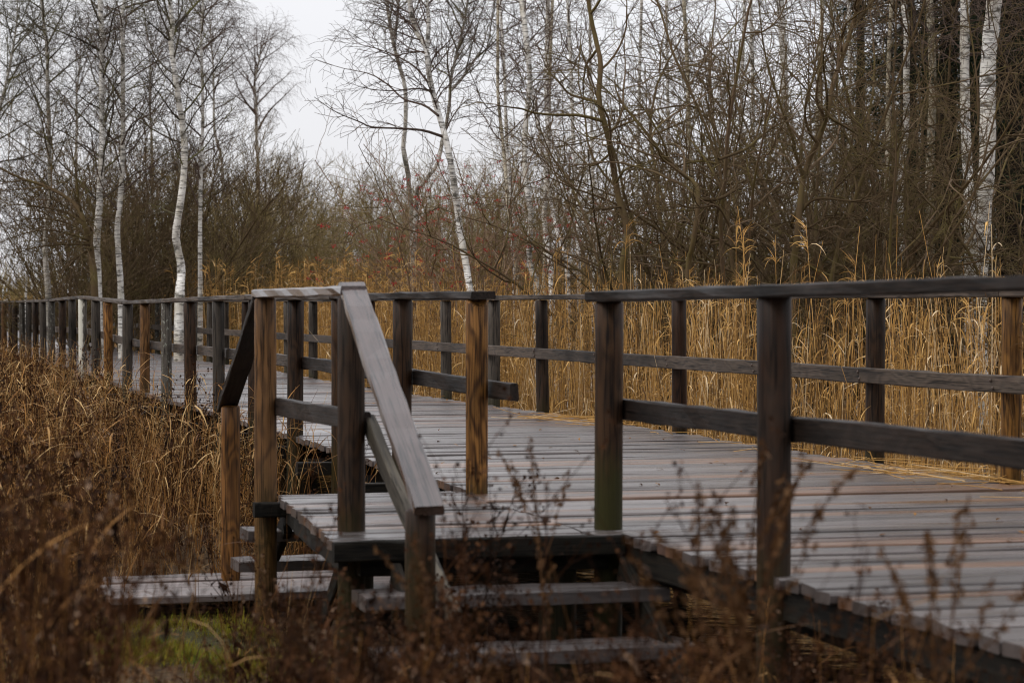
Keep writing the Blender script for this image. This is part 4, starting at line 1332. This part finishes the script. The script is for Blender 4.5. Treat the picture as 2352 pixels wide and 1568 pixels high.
def straw(seed, H):
    random.seed(seed)
    ge = Geo()
    tb = Tubes()
    d = Vector((random.gauss(0, .12), random.gauss(0, .12), 1)).normalized()
    pts, rad = grow(tb, Vector((0, 0, -0.05)), d, H, 0.0026, 0.0012, 5, 0.05, 0, 0.03, 3, 0.6)
    tb.into(ge)
    az = random.random() * 6
    for k in range(4):
        p, r, t_ = along(pts, rad, random.uniform(.25, .95))
        az += 2.6
        out = Vector((math.cos(az), math.sin(az), random.uniform(-.2, 1.2))).normalized()
        strip(p, out, random.uniform(.12, .34), random.uniform(.006, .012), 4, random.uniform(.1, .6), Vector((-math.sin(az), math.cos(az), .2)).normalized(), ge, random.uniform(.4, 1))
    return ge.arrays()


ST = [straw(640 + i, random.uniform(.8, 1.25)) for i in range(7)]


def weed(seed, H, nb, leafy):
    """a dead forb: stem, ascending side twigs, shrivelled leaves and seed heads"""
    random.seed(seed)
    ge = Geo()
    tb = Tubes()
    d = Vector((random.gauss(0, .05), random.gauss(0, .05), 1)).normalized()
    pts, rad = grow(tb, Vector((0, 0, -0.05)), d, H, 0.0042, 0.0016, 7, 0.04, 0.01, 0.01, 3, 0.4)
    tips = [pts[-1]]
    az = 0
    for k in range(nb):
        f = 0.25 + 0.73 * (k + random.random()) / nb
        p, r, t_ = along(pts, rad, min(f, .99))
        az += 2.4
        dd = turn(t_, math.radians(random.uniform(22, 50)), az)
        cp, cr = grow(tb, p, dd, H * random.uniform(.12, .3) * (1.1 - .5 * f), 0.0022, 0.001, 4, 0.08, 0.06, 0, 3, 0.4)
        tips.append(cp[-1])
        tips.append(cp[-2])
        for q in range(2):
            c = cp[random.randint(1, 4)]
            e, er = grow(tb, c, turn(dd, .7, random.random() * 6), H * .07, 0.0012, 0.0009, 2, .1, .05, 0, 3, 0.4)
            tips.append(e[-1])
    tb.into(ge)
    for t_ in tips:
        for q in range(random.randint(2, 4)):      # seed clusters: tiny crossed flakes
            c = t_ + rv(0.012)
            u = rv(1).normalized() * random.uniform(.003, .007)
            v = u.cross(rv(1)).normalized() * random.uniform(.003, .007)
            ge.add([tuple(c - u - v), tuple(c + u - v), tuple(c + u + v), tuple(c - u + v)], [(0, 1, 2, 3)], None, random.uniform(.2, .9))
    for k in range(leafy):
        p, r, t_ = along(pts, rad, random.uniform(.12, .95))
        az += 2.0
        out = Vector((math.cos(az), math.sin(az), random.uniform(-.6, .5))).normalized()
        sd_ = (Vector((-math.sin(az), math.cos(az), 0)) + rv(.5)).normalized()
        strip(p, out, random.uniform(.04, .10), random.uniform(.016, .036), 4, random.uniform(.2, .9), sd_, ge, random.choice([random.uniform(0.0, .5)] * 4 + [random.uniform(.1, .8)] * 3 + [random.uniform(.8, 1.4)]))
    return ge.arrays()


WD = [weed(660 + i, H, nb, lf) for i, (H, nb, lf) in enumerate(((1.0, 13, 5), (1.15, 16, 8), (0.85, 11, 12), (1.05, 9, 14), (1.2, 18, 3), (0.7, 10, 10)))]


def not_open(p, keep=0.12):
    """thin plants over the moss patch, the stairs, the plank walk and the landing"""
    rel = p[:, :2] - np.array([C0.x, C0.y])
    s = rel[:, 0] * NX + rel[:, 1] * NY
    t = rel[:, 0] * DX + rel[:, 1] * DY
    x, y = p[:, 0], p[:, 1]
    moss = ((x + 1.55) * 1.5) ** 2 + ((y - 11.7) * 0.62) ** 2 < 1.0
    walk = (t > 0.45) & (t < 1.95) & (s > -2.1) & (s < -0.1)
    front = (x / y > -0.170) & (x / y < -0.106) & (y < 13.8)
    built = ((s > -1.35) & (s < 0.3) & (t > -3.6) & (t < 2.0)) | (s > -0.12)
    r = rng.random(len(p))
    return ((~moss | (r < keep)) & ~built & (~walk | (r < 0.05)) & (~front | (r < 0.09)))


def field(n, s0, s1, t0, t1, clump=0.4, keep=0.12):
    p = scatter(n, s0, s1, t0, t1, clump)
    return p[not_open(p, keep)]


ge = Geo()
plant(ge, TT, field(5200, -9, -0.15, -3, 32), 0.7, 1.25, 0.12, amean=0.5, asd=0.25)
plant(ge, TS, field(5000, -8, -0.15, -4, 26, 0.3), 0.7, 1.3, 0.15, amean=0.45, asd=0.25)
plant(ge, TT, field(5000, -14, -0.15, 30, 58), 0.8, 1.35, 0.12, amean=0.5)
plant(ge, ST, field(7000, -8, -0.15, -2, 30), 0.55, 1.1, 0.12, amean=0.5, asd=0.28)
plant(ge, ST, field(900, -2.4, -0.15, 0.4, 24, 0.2), 0.75, 1.2, 0.10, amean=0.75, asd=0.2)
o = link('dry_grass', ge.mesh('dry_grass', M['grass']))
tag(o, kind='stuff')

ge = Geo()
plant(ge, WD, field(2700, -9, -0.9, -6, 30, 0.7, 0.02), 0.6, 1.15, 0.10, amean=0.45, asd=0.28)
plant(ge, WD, field(500, -3.5, -0.2, 1.5, 22, 0.5), 0.4, 0.9, 0.10, amean=0.45, asd=0.2)
o = link('undergrowth', ge.mesh('undergrowth', M['weed']))
tag(o, kind='stuff')

# moss and short green grass on the open patch
TG = [tuft(700 + i, 14, 0.085, 0.004, 1.0, 0.3) for i in range(4)]
n = 3400
x = rng.normal(-1.55, 0.42, n)
y = rng.normal(11.8, 0.75, n)
p = np.stack([x, y, np.array([gz(a, b_) for a, b_ in zip(x, y)])], 1)
rel = p[:, :2] - np.array([C0.x, C0.y])
mz = np.sin(x * 5.1 + 1.3 * np.sin(y * 3.7)) + np.sin(y * 4.3 + x * 2.0)
k = (mz + rng.normal(0, .5, n) > -0.1) & (rel[:, 0] * NX + rel[:, 1] * NY < -1.2) & (rel[:, 0] * DX + rel[:, 1] * DY < 0.6)
ge = Geo()
plant(ge, TG, p[k], 0.7, 1.5, 0.1, amean=0.45, asd=0.25)
tag(link('moss_grass', ge.mesh('moss_grass', M['greengrass'])), kind='stuff')

# ------------------------------------------------------------------ single dead weeds close to the camera
def spike(seed, H, nb):
    """a dead flower spike: bare stem, upper half packed with seed capsules, a few side spikes"""
    random.seed(seed)
    ge = Geo()
    tb = Tubes()
    d = Vector((random.gauss(0, .04), random.gauss(0, .04), 1)).normalized()
    pts, rad = grow(tb, Vector((0, 0, -0.05)), d, H, 0.0042, 0.002, 8, 0.045, 0.01, 0.012, 4, 0.5)
    runs = [(pts, rad, 0.62, 70)]
    az = random.random() * 6
    for k in range(nb):
        p, r, t_ = along(pts, rad, random.uniform(.45, .85))
        az += 2.4
        cp, cr = grow(tb, p, turn(t_, math.radians(random.uniform(18, 38)), az), H * random.uniform(.14, .28), 0.0024, 0.0014, 5, .06, .08, 0, 3, 0.5)
        runs.append((cp, cr, 0.35, 30))
    tb.into(ge)
    for rp, rr_, f0, m_ in runs:
        for q in range(m_):
            f = f0 + (0.999 - f0) * random.random()
            p, r, t_ = along(rp, rr_, f)
            c = p + rv(0.007)
            u = (t_ + rv(.5)).normalized() * random.uniform(.006, .011)
            v = u.cross(rv(1)).normalized() * random.uniform(.004, .007)
            ge.add([tuple(c - u - v), tuple(c + u - v * .5), tuple(c + u + v * .5), tuple(c - u + v)], [(0, 1, 2, 3)], None, random.uniform(.45, .9))
    for k in range(5):
        p, r, t_ = along(pts, rad, random.uniform(.1, .6))
        az += 2.0
        out = Vector((math.cos(az), math.sin(az), random.uniform(-.6, .2))).normalized()
        strip(p, out, random.uniform(.05, .11), random.uniform(.012, .022), 4, random.uniform(.3, .9), Vector((-math.sin(az), math.cos(az), .3)).normalized(), ge, random.uniform(.3, .9))
    return ge.arrays()


WM = []
for i, (H, nb, lf) in enumerate(((1.35, 11, 3), (1.2, 10, 10), (1.45, 4, -1))):
    V, Q, T, A = weed(720 + i, H, nb, lf) if lf > 0 else spike(725, H, nb)
    WM.append((mesh_np('stalk', V, Q, T, M['weed'] if lf > 0 else M['spike'], A), H))
NEAR = [(1590, 950, 5.2, 2), (1690, 925, 5.6, 2), (1655, 1010, 5.0, 2), (1930, 1085, 4.4, 2), (2050, 1070, 4.6, 2), (2150, 1160, 4.2, 2), (1560, 1090, 5.6, 0), (1475, 1290, 5.0, 1),
        (1250, 960, 6.6, 2), (1215, 1060, 6.3, 0), (1150, 1080, 6.0, 1), (1010, 1010, 6.6, 0), (1090, 1180, 5.8, 2), (2330, 1120, 4.0, 2), (1790, 1190, 5.0, 1), (1850, 1290, 4.6, 0),
        (1730, 1240, 5.3, 2), (2250, 1320, 4.4, 1), (1410, 1180, 6.0, 0), (1340, 1240, 5.6, 1), (590, 1250, 6.6, 1), (660, 1280, 6.2, 0), (540, 1130, 7.2, 2), (730, 1310, 6.0, 1), (800, 1330, 5.8, 2),
        (880, 1350, 5.6, 1), (960, 1380, 5.5, 0), (1120, 1350, 5.4, 1), (1230, 1390, 5.2, 2), (230, 1090, 7.0, 2), (130, 1010, 7.2, 0), (60, 930, 7.4, 1), (20, 1060, 6.4, 2), (180, 1230, 6.0, 1)]
random.seed(41)
for i, (x, y, Y, k) in enumerate(NEAR):
    tip = px(x, y, Y)
    zb = gz(tip.x, tip.y)
    sc_ = (tip.z - zb) / WM[k][1]
    nm = ['bushy', 'leafy', 'spiked'][k]
    where = 'rising before the deck and near railing' if x > 1300 else ('rising before the landing and its front stairs' if x > 500 else 'rising at the lower left before the dry grass')
    o = link('dead_weed', WM[k][0], None, (tip.x, tip.y, zb), random.random() * 6.28)
    o.scale = (max(sc_, .75), max(sc_, .75), sc_)
    tag(o, '%s dead brown weed, blurred, %s' % (nm, where), 'weed', 'dead weeds close to the camera, %s' % where)
# low weed heads along the bottom edge of the photograph
ge = Geo()
n = 330
cols = [(0, 120, 900, 1300, 20), (120, 240, 1020, 1420, 17), (240, 560, 1400, 1620, 15), (560, 700, 1330, 1540, 22), (700, 1010, 1350, 1560, 52), (1010, 1560, 1400, 1590, 32), (1560, 1800, 1320, 1580, 15), (1800, 2100, 1390, 1600, 13), (2100, 2352, 1440, 1620, 9)]
p, hh = [], []
for x0, x1, y0, y1, m_ in cols:
    for q in range(m_):
        Y = rng.uniform(4.4, 8.0)
        tip = px(rng.uniform(x0, x1), y0 + (y1 - y0) * rng.random() ** 0.7, Y)
        zb = gz(tip.x, tip.y)
        if tip.z - zb > 0.2:
            p.append((tip.x, tip.y, zb))
            hh.append(tip.z - zb)
p, hh = np.array(p), np.array(hh)
STD = straw(671, 1.05)
HS = [1.0, 1.15, .85, 1.05, 1.2, .7]
idx = rng.integers(0, 6, len(p))
for i in range(6):
    q = p[idx == i]
    rep(ge, WD[i] if i != 3 else STD, q, rng.random(len(q)) * 6.28, np.stack([np.full(len(q), .85), np.full(len(q), .85), hh[idx == i] / HS[i]], 1), rng.normal(0, .08, (len(q), 2)), np.clip(rng.normal(.5, .25, len(q)), 0, 1), .5)
gf = Geo()
SG = [straw(680 + i, 1.0) for i in range(6)]
for x0, x1, y0, y1, m_ in ((0, 130, 860, 1350, 46), (130, 270, 980, 1450, 34), (560, 1010, 1300, 1560, 26), (1010, 1560, 1380, 1590, 26), (1560, 1900, 1180, 1580, 24), (1900, 2352, 1280, 1600, 24)):
    for q in range(m_):
        Y = rng.uniform(4.6, 8.4)
        tip = px(rng.uniform(x0, x1), y0 + (y1 - y0) * rng.random() ** 0.8, Y)
        zb = gz(tip.x, tip.y)
        h_ = tip.z - zb
        if h_ > 0.25:
            rep(gf, SG[q % 6], np.array([(tip.x, tip.y, zb)]), np.array([rng.random() * 6.28]), np.array([(0.9, 0.9, h_)]), rng.normal(0, .1, (1, 2)), np.array([rng.uniform(.1, .75)]), .5)
tag(link('front_grass', gf.mesh('front_grass', M['grass'])), kind='stuff')
tag(link('front_weeds', ge.mesh('front_weeds', M['weed'])), kind='stuff')

# ------------------------------------------------------------------ sky, light, camera
wd = bpy.data.worlds.new('World')
SC.world = wd
wd.use_nodes = True
nt = wd.node_tree
bgn = nt.nodes['Background']
SUN_EL, SUN_AZ = math.radians(42), math.radians(-118)
sky = N(nt, 'ShaderNodeTexSky', sky_type='NISHITA')
sky.sun_disc = False
sky.sun_elevation = SUN_EL
sky.sun_rotation = SUN_AZ
sky.air_density = 1.0
sky.dust_density = 4.0
tcn = N(nt, 'ShaderNodeTexCoord').outputs['Generated']
sep = N(nt, 'ShaderNodeSeparateXYZ', {0: tcn}).outputs[2]
up = math_(nt, 'MAXIMUM', sep, 0.0)
cie = math_(nt, 'MULTIPLY_ADD', up, 1.0)
nt.nodes[-1].inputs[2].default_value = 1.0
cl = noise(nt, N(nt, 'ShaderNodeMapping', {'Vector': tcn, 'Scale': (1.2, 1.2, 3.0)}).outputs[0], 1.6, 4, 0.5)
clf = math_(nt, 'MULTIPLY_ADD', cl, 0.10)
nt.nodes[-1].inputs[2].default_value = 0.95
sy = N(nt, 'ShaderNodeSeparateXYZ', {0: tcn}).outputs[1]
# unseen sky behind the camera dimmed to darken facing surfaces, full brightness ahead
back_dim = ramp(nt, math_(nt, 'MULTIPLY_ADD', math_(nt, 'ADD', sy, math_(nt, 'MULTIPLY', cl, 0.25)), 0.5), [(0.25, g(0.78)), (0.62, g(0.88)), (0.95, g(1.0))])
val = math_(nt, 'MULTIPLY', math_(nt, 'MULTIPLY', math_(nt, 'MULTIPLY', cie, clf), back_dim), 8.4)
cloud = mixc(nt, 1.0, (0.965, 0.965, 1.0), N(nt, 'ShaderNodeCombineColor', {0: val, 1: val, 2: val}).outputs[0], 'MULTIPLY')
nt.links.new(mixc(nt, 0.9, sky.outputs[0], cloud), bgn.inputs['Color'])
bgn.inputs['Strength'].default_value = 0.1

sl = bpy.data.lights.new('sun', 'SUN')
sl.energy = 1.1
sl.angle = math.radians(25)
sl.color = (1.0, 0.95, 0.88)
so = bpy.data.objects.new('sun', sl)
COL.objects.link(so)
# the sun stands where the sky has it: rotation 0 is +Y, positive turns towards +X
sd = Vector((math.sin(SUN_AZ) * math.cos(SUN_EL), math.cos(SUN_AZ) * math.cos(SUN_EL), math.sin(SUN_EL)))
so.rotation_euler = sd.to_track_quat('Z', 'Y').to_euler()
so.location = sd * 50

cd = bpy.data.cameras.new('camera')
cam = bpy.data.objects.new('camera', cd)
COL.objects.link(cam)
cd.sensor_width = 36.0
cd.lens = 36.0 * F / 2352.0
cam.location = (0, 0, CAMZ)
cam.rotation_euler = (PI / 2 - math.atan(92.0 / F), 0, 0)
cd.clip_start = 0.1
cd.clip_end = 6000
cd.dof.use_dof = True
cd.dof.focus_distance = 20.0
cd.dof.aperture_fstop = 4.8
SC.camera = cam
SC.view_settings.view_transform = 'Standard'
SC.view_settings.look = 'None'
SC.view_settings.exposure = 0.12
SC.view_settings.gamma = 1.0
SC.render.film_transparent = False
SC.cycles.filter_width = 1.0
SC.cycles.max_bounces = 8
SC.cycles.transparent_max_bounces = 8
